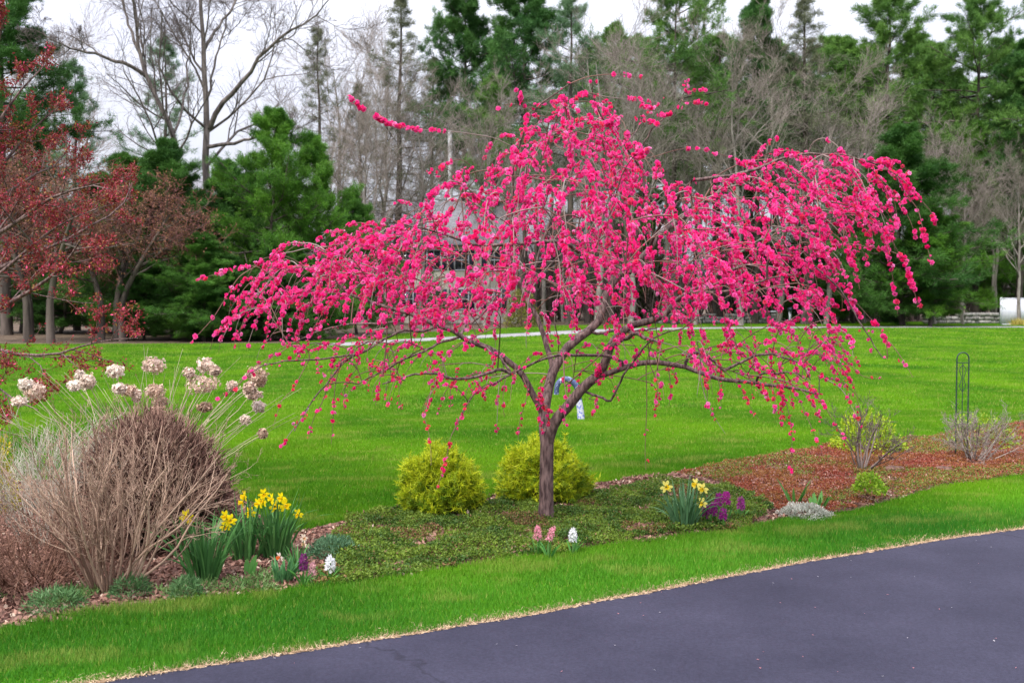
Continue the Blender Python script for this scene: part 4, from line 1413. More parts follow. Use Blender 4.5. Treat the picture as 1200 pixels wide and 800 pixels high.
def frames(nv):
    ref = np.where(np.abs(nv[:, 2:3]) > 0.9, np.array([[1.0, 0, 0]]), np.array([[0, 0, 1.0]]))
    a = nrm(np.cross(ref, nv))
    b = np.cross(nv, a)
    th = rng.uniform(0, 6.28, len(nv))[:, None]
    a2 = a * np.cos(th) + b * np.sin(th)
    return a2, np.cross(nv, a2), nv


FCOL = fcol(NF)
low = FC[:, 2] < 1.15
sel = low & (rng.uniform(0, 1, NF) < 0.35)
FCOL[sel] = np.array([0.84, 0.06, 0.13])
dcam = np.linalg.norm(FC - np.array([0, 0, CAMH]), axis=1)
xpix = FC[:, 0] / FC[:, 1] * FPX + 600
order = np.argsort(dcam / FS)
near = order[:100]
rest = order[100:]
mb = MB()
VAR = [rosette(np.random.default_rng(100 + k)) for k in range(5)]
which = rng.integers(0, 5, NF)
for k in range(5):
    ii = rest[which[rest] == k]
    V0, F0, C0 = VAR[k]
    a, b, c = frames(nz_[ii])
    V = (V0[None, :, 0:1] * a[:, None] + V0[None, :, 1:2] * b[:, None] + V0[None, :, 2:3] * c[:, None]) * FS[ii][:, None, None] + (FC[ii] - off)[:, None]
    n = len(V0)
    F = (F0[None] + (np.arange(len(ii)) * n)[:, None, None]).reshape(-1, 6)
    col = np.clip(FCOL[ii][:, None, :] * C0[None], 0, 0.95)
    mb.add(V.reshape(-1, 3), F, col.reshape(-1, 3))
tag(mb.build('blossoms', M_petal, tree), kind='stuff')
protos = []
for k in range(5):
    V0, F0, C0 = VAR[k]
    protos.append(MB().add(V0, F0, np.clip(fcol(1)[0][None] * C0, 0, 0.95)).mesh('blossom', M_petal))
for i in near:
    o = bpy.data.objects.new('blossom', protos[which[i]])
    C.objects.link(o)
    o.parent = tree
    a, b, c = frames(nz_[i][None])
    s = FS[i]
    pz = FC[i] - off
    o.matrix_local = Matrix(((a[0][0] * s, b[0][0] * s, c[0][0] * s, pz[0]), (a[0][1] * s, b[0][1] * s, c[0][1] * s, pz[1]), (a[0][2] * s, b[0][2] * s, c[0][2] * s, pz[2]), (0, 0, 0, 1)))
print('blossoms', NF, 'strands', len(STR))

# ------------------------------------------------------------------ red leaved crabapple reaching in from the left
rng = np.random.default_rng(21)
CY = 8.6
cb = P(-95, 420, CY)
crab = thing('crabapple_tree', 'red leaved tree reaching in from the left edge', 'tree', (cb[0], CY, 0))
coff = np.array([cb[0], CY, 0])
lim = []


def cl(px, y0, y1, r0, r1):
    k = len(px)
    pts = np.array([P(q[0], q[1], CY + y0 + (y1 - y0) * i / (k - 1)) for i, q in enumerate(px)])
    lim.append((smooth_path(pts, 12), np.linspace(r0, r1, 12)))


lim.append((smooth_path(np.array([[cb[0], CY, 0.0], [cb[0] + 0.05, CY, 0.8], [cb[0] - 0.03, CY, 1.6], [cb[0] + 0.05, CY, 2.6], [cb[0] + .1, CY + .1, 3.6]]), 12), np.linspace(0.10, 0.04, 12)))
cl([(-92, 350), (-40, 300), (20, 260), (60, 232), (105, 218), (128, 222)], 0, -0.5, 0.03, 0.005)
cl([(-92, 400), (-40, 395), (0, 362), (45, 335), (75, 310), (95, 280)], 0, -0.9, 0.03, 0.006)
cl([(-92, 430), (-50, 412), (0, 410), (30, 416), (70, 414), (100, 404), (130, 398), (162, 396)], 0, -1.0, 0.02, 0.003)
cl([(-92, 300), (-40, 240), (5, 190), (40, 150), (70, 125)], 0, 0.3, 0.028, 0.005)
cl([(-92, 260), (-40, 190), (0, 140), (25, 105), (55, 75)], 0, 0.2, 0.026, 0.005)
cl([(-92, 230), (-50, 150), (-10, 90), (0, 40), (8, 20)], 0, -0.4, 0.024, 0.005)
cl([(-92, 370), (-30, 330), (30, 300), (70, 285), (110, 262), (140, 245), (155, 215)], 0, 0.6, 0.026, 0.004)
cl([(-92, 330), (-40, 262), (10, 225), (40, 205), (70, 190), (85, 160)], 0, 0.5, 0.022, 0.004)
cl([(-92, 430), (-50, 440), (-10, 450), (20, 470), (45, 480)], 0, -0.9, 0.016, 0.004)
cl([(-92, 380), (-40, 350), (0, 320), (60, 270), (100, 250), (130, 240)], 0, -0.2, 0.022, 0.004)
P0 = np.array([a for a, b in lim]); R0 = np.array([b for a, b in lim])
P1, R1 = grow(P0[1:], R0[1:], 9, rng, (0.3, 1.0), (25, 60), (0.14, 0.30), 0.08, 0.15, 6, 0.5, 0.004)
P2, R2 = grow(P1, R1, 5, rng, (0.2, 1.0), (25, 60), (0.35, 0.65), 0.06, 0.15, 5, 0.55, 0.003)
mb = MB().add(*tubes(P0, R0, 8)); mb.add(*tubes(P1, R1, 5))
for q in mb.V: q -= coff
mb.build('trunk', M_bark_cherry, crab, True)
mb = MB().add(*tubes(P2, R2, 3), (0.16, 0.07, 0.06))
for q in mb.V: q -= coff
mb.build('twigs', M_twig, crab)
s = rng.uniform(0.1, 1.0, (len(P2), 6))
c, tg = at_path(P2, s)
c = c.reshape(-1, 3); tg = tg.reshape(-1, 3)
K = len(c); nn = 7
base = np.repeat(c, nn, 0) + rng.normal(size=(K * nn, 3)) * 0.018
d = nrm(np.repeat(tg, nn, 0) * 0.4 + rng.normal(size=(K * nn, 3)) * 0.8)
t = np.clip(np.repeat(rng.uniform(0, 1, K), nn) * 0.7 + rng.uniform(0, 0.3, K * nn), 0, 1)
col = mixc((0.10, 0.011, 0.015), (0.34, 0.034, 0.045), t)
gq = rng.uniform(0, 1, K * nn) < 0.16
col[gq] = np.array([0.24, 0.12, 0.03]) * rng.uniform(0.7, 1.3, (gq.sum(), 1))
bq = rng.uniform(0, 1, K * nn) < 0.03
col[bq] = (0.75, 0.08, 0.2)
V, F = leaves4(base, d, rng.uniform(0.018, 0.034, K * nn), rng.uniform(0.009, 0.016, K * nn), rng)
MB().add(V - coff, F, rep(col, 4)).build('crown', M_leaf, crab)

# reddish twiggy small trees behind it at the back of the lawn
for px, Y, top, wd_, lb, sd_ in ((48, 40.5, 190, 1.15, 'reddish brown twiggy tree at the left back corner of the lawn', 81), (128, 41.5, 215, 1.0, 'reddish brown twiggy tree with several dark trunks at the back of the lawn', 82)):
    rng = np.random.default_rng(sd_)
    X = (px - 600) / FPX * Y
    Hh = CAMH + (HOR - top) / FPX * Y
    nst = 4
    Ps, Rs = [], []
    for k in range(nst):
        a = rng.uniform(0, 6.28); bx0 = 0.55 * np.array([math.cos(a), math.sin(a)])
        o = rng.uniform(0.5, 1.6)
        Ps.append(smooth_path([(bx0[0], bx0[1], 0), (bx0[0] * 1.2, bx0[1] * 1.2, Hh * 0.3), (bx0[0] * 2 + o * math.cos(a), bx0[1] * 2 + o * math.sin(a), Hh * 0.8)], 8)); Rs.append(np.linspace(0.16, 0.04, 8))
    Ps, Rs = np.array(Ps), np.array(Rs)
    t_ = thing('twiggy_tree', lb, 'tree', (X, Y, 0), 0, None, (wd_, wd_, 1))
    A, Ar = grow(Ps, Rs, 12, rng, (0.45, 1), (30, 80), (0.4, 0.75), 0.03, 0.13, 6, 0.5, 0.015)
    B_, Br = grow(A, Ar, 8, rng, (0.2, 1), (25, 65), (0.4, 0.6), -0.02, 0.15, 4, 0.5, 0.01)
    D_, Dr = grow(B_, Br, 10, rng, (0.1, 1), (25, 65), (0.4, 0.7), -0.04, 0.15, 4, 0.5, 0.008)
    mb = MB().add(*tubes(Ps, Rs, 8)); mb.add(*tubes(A, Ar, 5)); mb.build('trunk', M_bark_pine, t_, True)
    mb = MB()
    for q, q2 in ((B_, Br), (D_, Dr)):
        V, F = tubes(q, q2, 3)
        mb.add(V, F, rep(mixc((0.09, 0.035, 0.035), (0.22, 0.10, 0.09), rng.uniform(0, 1, len(q))), len(V) // len(q)))
    mb.build('branches', M_dry, t_)
    s = rng.uniform(0.2, 1, (len(D_), 2)); c, tg = at_path(D_, s); c = c.reshape(-1, 3)
    d = nrm(rng.normal(size=c.shape)); 
    V, F = leaves4(c, d, 0.10, 0.05, rng)
    MB().add(V, F, rep(mixc((0.16, 0.05, 0.04), (0.26, 0.13, 0.06), rng.uniform(0, 1, len(c))), 4)).build('crown', M_leaf, t_)

# low shrubs round the house and the road
def mound(name, label, cat, loc, rx, rz_, n, c0, c1, rng, leaf=(0.08, 0.16), wratio=0.5, stems=True):
    t_ = thing(name, label, cat, loc)
    v = nrm(rng.normal(size=(n, 3))); v[:, 2] = np.abs(v[:, 2])
    rr = rng.uniform(0.55, 1.05, n) ** 0.6
    lump = 1 + 0.13 * np.sin(v[:, 0] * 7 + 1) * np.cos(v[:, 1] * 6) + 0.1 * np.sin(v[:, 2] * 9)
    p = v * np.array([rx, rx, rz_]) * (rr * lump)[:, None]
    d = nrm(v * 0.8 + rng.normal(size=(n, 3)) * 0.6 + np.array([0, 0, 0.2]))
    l = rng.uniform(*leaf, n)
    V, F = leaves4(p, d, l, l * wratio, rng)
    MB().add(V, F, rep(mixc(c0, c1, np.clip(0.5 + 0.4 * np.sin(p[:, 0] * 5 / rx + p[:, 2] * 4 / rz_) * rng.uniform(0.3, 1, n) + rng.normal(size=n) * 0.2, 0, 1)), 4)).build('foliage', M_leaf, t_)
    if stems:
        k = 14
        st_ = np.zeros((k, 4, 3)); a = rng.uniform(0, 6.28, k)
        e = np.stack([np.cos(a) * rx * 0.7, np.sin(a) * rx * 0.7, np.full(k, rz_ * 0.75)], 1) * rng.uniform(0.4, 1, (k, 1))
        st_ = e[:, None] * np.linspace(0, 1, 4)[None, :, None]
        MB().add(*tubes(st_, np.tile(np.linspace(0.02, 0.008, 4) * rx, (k, 1)), 4), (0.15, 0.11, 0.08)).build('stems', M_dry, t_)
    return t_


rng = np.random.default_rng(33)
q = P(505, 350, 78)
mound('round_shrub', 'green shrub in front of the cream house', 'shrub', (q[0], 78.3, 0), 1.3, 3.6, 5000, (0.03, 0.10, 0.015), (0.11, 0.24, 0.03), rng)
q = P(612, 380, 66)
mound('round_shrub', 'olive shrub standing beside the road behind the pink tree', 'shrub', (q[0], 66, 0), 1.1, 2.4, 4500, (0.10, 0.12, 0.02), (0.24, 0.22, 0.05), rng)
q = P(440, 350, 78)
mound('round_shrub', 'green shrub at the left corner of the cream house', 'shrub', (q[0], 77, 0), 1.6, 2.5, 4500, (0.03, 0.10, 0.015), (0.12, 0.24, 0.03), rng)

# ------------------------------------------------------------------ golden dwarf conifers
def golden(label, px, py, rx_px, h_px, seed):
    rng = np.random.default_rng(seed)
    b = G(px, py)
    Y = b[1]
    rx = rx_px / FPX * Y
    rz_ = h_px / FPX * Y
    t_ = thing('golden_conifer', label, 'shrub', (b[0], Y + rx * 0.6, 0), 0, None)
    n = 1900
    v = nrm(rng.normal(size=(n, 3))); v[:, 2] = np.abs(v[:, 2]) * 1.0
    v = nrm(v)
    lumpn = np.sin(v[:, 0] * 6 + seed) * np.cos(v[:, 1] * 6 + v[:, 2] * 5 + seed * 2)
    lump = 1 + 0.17 * lumpn + np.abs(rng.normal(size=n)) * 0.09
    rr = rng.uniform(0.45, 1.0, n) ** 0.5
    p = v * np.array([rx, rx, rz_ * 0.86]) * (rr * lump)[:, None]
    p[:, 2] = p[:, 2] * 0.93 + 0.03
    kp = (lumpn > -0.45) | (rng.uniform(0, 1, n) < 0.22)
    v, p, rr = v[kp], p[kp], rr[kp]
    n = len(p)
    # each spray: a short drooping branchlet with side threads
    ax = nrm(v * 0.75 + np.array([0, 0, 0.35]) + rng.normal(size=(n, 3)) * 0.45)
    k = 26
    base = np.repeat(p, k, 0) + np.repeat(ax, k, 0) * (rng.uniform(-0.03, 0.05, n * k))[:, None]
    d = nrm(np.repeat(ax, k, 0) * 0.8 + rng.normal(size=(n * k, 3)) * 0.5 - np.array([0, 0, 0.12]))
    V, F = tris(base, d, rng.uniform(0.025, 0.06, n * k), rng.uniform(0.005, 0.009, n * k), rng)
    hgt = np.clip(p[:, 2] / rz_, 0, 1)
    green = (rng.uniform(0, 1, n) < np.interp(hgt, [0, 0.3, 0.6, 1], [0.75, 0.4, 0.12, 0.02])) | (rr < 0.72)
    cc = mixc((0.36, 0.47, 0.015), (0.58, 0.63, 0.025), rng.uniform(0, 1, n))
    cc[green] = mixc((0.12, 0.23, 0.015), (0.32, 0.42, 0.02), rng.uniform(0, 1, green.sum()))
    cc = np.repeat(cc, k, 0) * rng.uniform(0.8, 1.2, (n * k, 1))
    MB().add(V, F, rep(cc, 3)).build('foliage', M_leaf, t_)
    m = 60
    e = p[rng.integers(0, n, m)] * 0.85
    st_ = e[:, None] * np.linspace(0, 1, 5)[None, :, None] ** np.array([1.0, 1.0, 0.8]) + rng.normal(size=(m, 5, 3)) * 0.008
    st_[:, 0] = rng.normal(size=(m, 3)) * [0.02, 0.02, 0]
    MB().add(*tubes(st_, np.tile(np.linspace(0.008, 0.002, 5), (m, 1)), 4), (0.14, 0.09, 0.06)).build('stems', M_dry, t_)


golden('golden yellow dwarf conifer left of the pink tree trunk', 515, 604, 43, 80, 3)
golden('golden yellow dwarf conifer just behind the pink tree trunk', 638, 590, 49, 72, 9)

# ------------------------------------------------------------------ hydrangea, dark dome and twiggy shrubs on the left
def shrub_stems(base, n, rng, spread, h, r=0.008, lev=((5, (0.3, 1)), (4, (0.3, 1))), base_r=0.08, wig=0.08, up=0.06, col0=(0.20, 0.13, 0.10), col1=(0.40, 0.29, 0.23), rmin=0.0022, ang=(12, 40), ratio=(0.35, 0.6), axis=(0, 0)):
    a = rng.uniform(0, 6.28, n)
    rr = np.sqrt(rng.uniform(0, 1, n))
    p = np.zeros((n, 8, 3))
    p[:, 0] = np.stack([np.cos(a) * rr * base_r, np.sin(a) * rr * base_r, np.zeros(n)], 1)
    tilt = rr * spread
    d = nrm(np.stack([np.cos(a) * tilt + axis[0], np.sin(a) * tilt + axis[1], np.ones(n)], 1))
    Ls = h * rng.uniform(0.7, 1.1, n)
    for i in range(1, 8):
        d = nrm(d + np.array([0, 0, up * 0.2]) + rng.normal(size=d.shape) * wig)
        p[:, i] = p[:, i - 1] + d * (Ls / 7)[:, None]
    R_ = r * rng.uniform(0.6, 1.3, n)[:, None] * np.linspace(1, 0.35, 8)[None]
    mbs = MB()
    out = []
    A, Ar = p, R_
    V, F = tubes(A, Ar, 5)
    mbs.add(V, F, rep(mixc(col0, col1, rng.uniform(0, 1, n)), len(V) // n))
    out.append((A, Ar))
    for m, s in lev:
        A, Ar = grow(A, Ar, m, rng, s, ang, ratio, up, wig * 1.4, 5, 0.6, rmin)
        V, F = tubes(A, Ar, 3)
        mbs.add(V, F, rep(mixc(col0, col1, rng.uniform(0, 1, len(A))), len(V) // len(A)))
        out.append((A, Ar))
    return mbs, out


# dark reddish dome
rng = np.random.default_rng(55)
b = G(185, 662)
DYc = b[1] + 0.62
rx = 0.60
dome = thing('domed_shrub', 'dense rounded shrub of dark purple brown twigs behind the dried hydrangea', 'shrub', (P(178, 600, DYc)[0], DYc, 0))
n = 2600
v = nrm(rng.normal(size=(n, 3))); v[:, 2] = np.abs(v[:, 2])
e = v * np.array([rx, rx, 0.90]) * rng.uniform(0.8, 1.0, n)[:, None]
e[:, 2] = np.maximum(e[:, 2], 0.05)
st0 = np.stack([e[:, 0] * 0.25, e[:, 1] * 0.25, np.zeros(n)], 1)
u = np.linspace(0, 1, 6)[None, :, None]
mid = st0 * 0.6 + e * 0.4 + np.array([0, 0, 0.25]) * (e[:, 2:3])
pp = (1 - u) ** 2 * st0[:, None] + 2 * u * (1 - u) * mid[:, None] + u ** 2 * e[:, None] + rng.normal(size=(n, 6, 3)) * 0.01
rr_ = np.tile(np.linspace(0.007, 0.003, 6), (n, 1))
mb = MB()
V, F = tubes(pp, rr_, 4)
mb.add(V, F, rep(mixc((0.055, 0.028, 0.024), (0.16, 0.09, 0.072), rng.uniform(0, 1, n)), len(V) // n))
A, Ar = grow(pp, rr_, 7, rng, (0.6, 1.0), (8, 40), (0.12, 0.26), 0.08, 0.12, 4, 0.7, 0.003)
V, F = tubes(A, Ar, 3)
mb.add(V, F, rep(mixc((0.09, 0.045, 0.036), (0.42, 0.26, 0.20), rng.uniform(0, 1, len(A)) ** 1.3), len(V) // len(A)))
mb.build('branches', M_dry, dome)
s = rng.uniform(0.2, 1, (n, 5)); c, tg = at_path(pp, s); c = c.reshape(-1, 3)
V, F = leaves4(c, nrm(rng.normal(size=c.shape)), 0.022, 0.012, rng)
MB().add(V, F, rep(mixc((0.03, 0.012, 0.014), (0.10, 0.04, 0.035), rng.uniform(0, 1, len(c))), 4)).build('leaves', M_leaf, dome)

# hydrangea
rng = np.random.default_rng(56)
hb = G(133, 692)
vase = thing('twiggy_shrub', 'tan leafless shrub of many stems fanning up from a narrow base before the dark dome', 'shrub', (hb[0], hb[1], 0))
mb, lv = shrub_stems(hb, 42, rng, 0.56, 0.90, 0.0082, ((6, (0.25, 1)), (5, (0.2, 1)), (5, (0.1, 1))), 0.12, 0.125, 0.06, (0.115, 0.062, 0.043), (0.50, 0.35, 0.26), 0.0011, (12, 45), (0.28, 0.5), axis=(0.10, 0))
mb.build('stems', M_dry, vase)
HY = DYc + 0.62
hb = np.array([P(178, 600, HY)[0], HY, 0])
hyd = thing('dried_hydrangea', 'dried hydrangea whose pale flower heads rise on thin stalks behind the dark dome', 'shrub', (hb[0], HY, 0))
HEADS = [(180, 428, 15, 10), (135, 435, 9, 8), (240, 428, 10, 9), (252, 434, 6, 6), (222, 437, 7, 6), (237, 450, 19, 11), (40, 458, 14, 11), (30, 450, 8, 7), (103, 447, 9, 10), (88, 452, 9, 6), (93, 440, 5, 6), (140, 455, 8, 6), (152, 458, 9, 7), (160, 464, 6, 8), (182, 458, 12, 8), (188, 470, 9, 8), (184, 482, 9, 7),
         (301, 440, 14, 12), (293, 455, 8, 8), (305, 447, 6, 7), (240, 477, 8, 6), (303, 476, 8, 7), (287, 492, 6, 5), (308, 508, 6, 6), (297, 462, 9, 6), (105, 530, 5, 5), (22, 470, 7, 6), (198, 500, 8, 6), (272, 452, 7, 6), (165, 500, 6, 5)]
hcols = mixc((0.58, 0.40, 0.30), (0.86, 0.73, 0.63), np.linspace(0, 1, len(HEADS)))
rng.shuffle(hcols)
stm = MB()
hoff = np.array([hb[0], hb[1], 0])
for k, (px, py, rxp, rzp) in enumerate(HEADS):
    Y = hb[1] + rng.uniform(-0.4, 0.3)
    c = P(px, py, Y) - hoff
    b0 = np.array([rng.normal() * 0.12, rng.normal() * 0.06, 0])
    m1 = b0 * 0.5 + np.array([c[0] * 0.38, c[1] * 0.4, c[2] * 0.62])
    uu = np.linspace(0, 1, 14)[:, None]
    pth = (1 - uu) ** 2 * b0 + 2 * uu * (1 - uu) * m1 + uu ** 2 * c + rng.normal(size=(14, 3)) * 0.006
    V, F = tubes(pth[None], np.linspace(0.0045, 0.0022, 14)[None], 4)
    stm.add(V, F, np.array([0.5, 0.43, 0.29]) * rng.uniform(0.7, 1.15))
    ax, az_ = rxp / FPX * Y * 0.92, rzp / FPX * Y * 0.92
    nfl = int(170 + 1600 * ax)
    v = nrm(rng.normal(size=(nfl, 3)))
    lob = 1 + 0.32 * np.sin(v[:, 0] * 6 + k) * np.sin(v[:, 1] * 5 + 2 * k) + rng.normal(size=nfl) * 0.08
    p = v * np.array([ax, ax, az_]) * lob[:, None] * (rng.uniform(0.3, 1, nfl) ** 0.45)[:, None]
    # four sepals around each point
    nv = nrm(v + rng.normal(size=v.shape) * 0.5)
    a_, b_, _ = frames(nv)
    hm = MB()
    cc = np.clip(hcols[k] * rng.uniform(0.6, 1.25, (nfl, 1)), 0, 0.9)
    for q in range(4):
        th = q * math.pi / 2
        dd = a_ * math.cos(th) + b_ * math.sin(th)
        V, F = leaves4(p, nrm(dd + nv * 0.35), rng.uniform(0.010, 0.017, nfl), 0.011, rng, nrm(np.cross(dd, nv)))
        hm.add(V, F, rep(cc, 4))
    o = hm.build('flower_head', M_petal if False else M_leaf, hyd)
    o.location = c
for k in range(60):
    a = rng.uniform(-1.25, 1.15); l = rng.uniform(0.8, 1.35)
    b0 = np.array([rng.normal() * 0.12, rng.normal() * 0.08, 0]); c = np.array([math.sin(a) * l * 0.95, rng.normal() * 0.2, math.cos(a) * l * 0.75 + 0.35])
    m1 = b0 * 0.5 + np.array([c[0] * 0.38, c[1] * 0.4, c[2] * 0.62]); uu = np.linspace(0, 1, 10)[:, None]
    V, F = tubes(((1 - uu) ** 2 * b0 + 2 * uu * (1 - uu) * m1 + uu ** 2 * c)[None], np.linspace(0.003, 0.0014, 10)[None], 3)
    stm.add(V, F, np.array([0.42, 0.36, 0.25]) * rng.uniform(0.7, 1.15))
stm.build('flower_stalks', M_dry, hyd)

# brown shrub at the far left and pale grasses behind it
rng = np.random.default_rng(57)
b = G(15, 697)
t_ = thing('brown_shrub', 'low tangled brown shrub at the left edge of the bed', 'shrub', (b[0], b[1] + 0.25, 0))
mb, lv = shrub_stems(b, 90, rng, 1.5, 0.42, 0.005, ((5, (0.25, 1)), (5, (0.2, 1))), 0.24, 0.14, 0.0, (0.085, 0.042, 0.03), (0.26, 0.14, 0.10), 0.0018, (20, 60), (0.4, 0.7))
mb.build('branches', M_dry, t_)
b = G(55, 640)
t_ = thing('pale_shrub', 'wispy pale grey leafless shrub behind the tangled brown shrub', 'shrub', (b[0], b[1], 0))
mb, lv = shrub_stems(b, 60, rng, 0.75, 0.72, 0.004, ((5, (0.3, 1)), (5, (0.2, 1))), 0.15, 0.08, 0.04, (0.30, 0.27, 0.22), (0.52, 0.48, 0.40), 0.0016, (15, 45), (0.35, 0.6))
mb.build('branches', M_dry, t_)
b = G(2, 600)
t_ = mound('yellow_shrub', 'small bright yellow leaved shrub at the left edge', 'shrub', (b[0] - 0.05, b[1], 0), 0.16, 0.58, 2200, (0.34, 0.33, 0.02), (0.62, 0.52, 0.03), rng, (0.02, 0.04))

# bare shrubs on the right
rng = np.random.default_rng(58)
b = G(1010, 552)
t_ = thing('bare_shrub', 'open leafless shrub with dark forked twigs below the right pink sprays', 'shrub', (b[0], b[1], 0))
mb, lv = shrub_stems(b, 11, rng, 1.0, 0.66, 0.010, ((5, (0.3, 1)), (6, (0.3, 1)), (4, (0.2, 1))), 0.06, 0.10, 0.08, (0.05, 0.036, 0.032), (0.20, 0.155, 0.135), 0.0021, (20, 55), (0.32, 0.58), axis=(0.12, 0))
mb.build('branches', M_dry, t_)
b2 = G(1040, 540)
mound('leafing_plant', 'yellow green leafing plant behind the open leafless shrub', 'plant', (b2[0], b2[1] + 0.6, 0), 0.36, 0.40, 3000, (0.18, 0.30, 0.012), (0.38, 0.46, 0.02), rng, (0.02, 0.045))
b = G(1142, 540)
t_ = thing('bare_shrub', 'wide grey leafless shrub at the foot of the trellis', 'shrub', (b[0], b[1], 0))
mb, lv = shrub_stems(b, 17, rng, 1.35, 0.52, 0.008, ((6, (0.2, 1)), (6, (0.2, 1)), (4, (0.2, 1))), 0.10, 0.10, 0.06, (0.10, 0.08, 0.07), (0.36, 0.30, 0.26), 0.0016, (20, 58), (0.35, 0.62), axis=(0.1, 0))
mb.build('branches', M_dry, t_)
b2 = G(1165, 528)
mound('leafing_plant', 'yellow green leafing plant among the stems of the wide grey shrub', 'plant', (b2[0], b2[1] + 0.3, 0), 0.36, 0.34, 1500, (0.14, 0.24, 0.012), (0.30, 0.40, 0.03), rng, (0.02, 0.04))
b2 = G(1018, 588)
mound('leafing_plant', 'small bright green plant in front of the open leafless shrub', 'plant', (b2[0], b2[1], 0.08), 0.12, 0.14, 900, (0.13, 0.27, 0.012), (0.30, 0.45, 0.03), rng, (0.018, 0.035))
# pale flat stones there
for k, (px, py, w_, lb) in enumerate(((1048, 553, 0.11, 'brown flat stone behind the small bright green plant'), (1002, 566, 0.085, 'brown flat stone left of the small bright green plant'), (1106, 553, 0.07, 'small brown stone beside the trellis foot'))):
    q = G(px, py)
    an = np.linspace(0, 6.28, 11)[:-1]
    r_ = w_ * rng.uniform(0.75, 1.1, 10)
    ring = lambda s, z_: [(math.cos(a) * r * s * 1.2, math.sin(a) * r * s * 0.8, z_) for a, r in zip(an, r_)]
    V = ring(1, 0.0) + ring(1.02, 0.03) + ring(0.8, 0.052)
    F4 = np.array([[i + 10 * l, (i + 1) % 10 + 10 * l, (i + 1) % 10 + 10 * (l + 1), i + 10 * (l + 1)] for l in (0, 1) for i in range(10)])
    o = MB().add(V, [F4, np.arange(20, 30)[None]]).build('flat_stone', M_mulch, None, False, (q[0], q[1], 0.0))
    tag(o, lb, 'stone')

# trellis
q = G(1126.5, 536)
Yt = q[1]
M_iron = noisemat('dark_green_iron', (0.012, 0.03, 0.026), (0.03, 0.055, 0.045), 20, rough=0.5, bump=0.1)
t_ = thing('garden_trellis', 'slim dark green metal trellis with arched top in the wide grey shrub', 'trellis', (q[0], Yt, 0))
sc_ = Yt / FPX
hw = 7 * sc_
top_z = P(1126, 413, Yt)[2]
az_ = np.linspace(0, math.pi, 13)
arch = [(-hw, 0, 0)] + [(-hw * math.cos(a), 0, top_z - hw + hw * math.sin(a)) for a in az_] + [(hw, 0, 0)]
pth = np.array(arch)
pth = np.concatenate([np.linspace(pth[0], pth[1], 8)[:-1], pth[1:-1], np.linspace(pth[-2], pth[-1], 8)[1:]])
MB().add(*tubes(pth[None], np.full((1, len(pth)), 0.007), 6)).build('frame', M_iron, t_, True)
def bar(a, b, r, nm):
    p_ = np.linspace(a, b, 4)
    MB().add(*tubes(p_[None], np.full((1, 4), r), 6)).build(nm, M_iron, t_, True)
zc = P(1126, 425, Yt)[2]
bar((-hw, 0, zc), (hw, 0, zc), 0.005, 'crossbar')
bar((0, 0, zc), (0, 0, 0.25), 0.004, 'upright')
bar((-hw, 0, 0.35), (hw, 0, 0.35), 0.005, 'crossbar')
for sg in (-1, 1):
    cp = smooth_path([(0, 0, zc - 0.02), (sg * hw * 0.55, 0, zc - 0.07), (sg * hw * 0.2, 0, zc - 0.16), (sg * hw * 0.5, 0, zc - 0.24), (0, 0, zc - 0.3)], 14)
    MB().add(*tubes(cp[None], np.full((1, 14), 0.0035), 5)).build('scroll', M_iron, t_, True)

# crook shaped garden ornament on the lawn behind the trunk
q = G(681, 492)
Yo = q[1]
m, t, bb = newmat('crook_pattern')
tcn = t.nodes.new('ShaderNodeTexCoord'); wv = t.nodes.new('ShaderNodeTexNoise'); wv.inputs['Scale'].default_value = 30
rmp = t.nodes.new('ShaderNodeValToRGB'); rmp.color_ramp.interpolation = 'CONSTANT'
rmp.color_ramp.elements[0].color = (0.05, 0.07, 0.16, 1); rmp.color_ramp.elements[1].position = 0.60; rmp.color_ramp.elements[1].color = (0.35, 0.38, 0.5, 1)
t.links.new(tcn.outputs['Object'], wv.inputs['Vector']); t.links.new(wv.outputs['Fac'], rmp.inputs['Fac']); t.links.new(rmp.outputs['Color'], bb.inputs['Base Color'])
M_crook = m
m, t, bb = newmat('crook_leg_pattern')
tcn = t.nodes.new('ShaderNodeTexCoord'); wv = t.nodes.new('ShaderNodeTexNoise'); wv.inputs['Scale'].default_value = 26
rmp = t.nodes.new('ShaderNodeValToRGB'); rmp.color_ramp.interpolation = 'CONSTANT'
rmp.color_ramp.elements[0].color = (0.15, 0.18, 0.5, 1); rmp.color_ramp.elements[1].position = 0.47; rmp.color_ramp.elements[1].color = (0.48, 0.49, 0.56, 1)
t.links.new(tcn.outputs['Object'], wv.inputs['Vector']); t.links.new(wv.outputs['Fac'], rmp.inputs['Fac']); t.links.new(rmp.outputs['Color'], bb.inputs['Base Color'])
t_ = thing('garden_ornament', 'crook shaped blue and white garden ornament on the lawn behind the trunk', 'ornament', (q[0], Yo, 0))
of = np.array([q[0], Yo, 0])
up_ = smooth_path(np.array([P(a, b, Yo) for a, b in ((678, 468), (677, 456), (672, 448), (664, 444), (657, 446), (653, 452), (652, 462))]) - of, 20)
MB().add(*tubes(up_[None], np.linspace(0.045, 0.035, 20)[None], 10)).build('hook', M_crook, t_, True)
lg = smooth_path(np.array([P(a, b, Yo) for a, b in ((678, 468), (680, 480), (681, 492))]) - of, 8)
MB().add(*tubes(lg[None], np.linspace(0.044, 0.05, 8)[None], 10)).build('leg', m, t_, True)

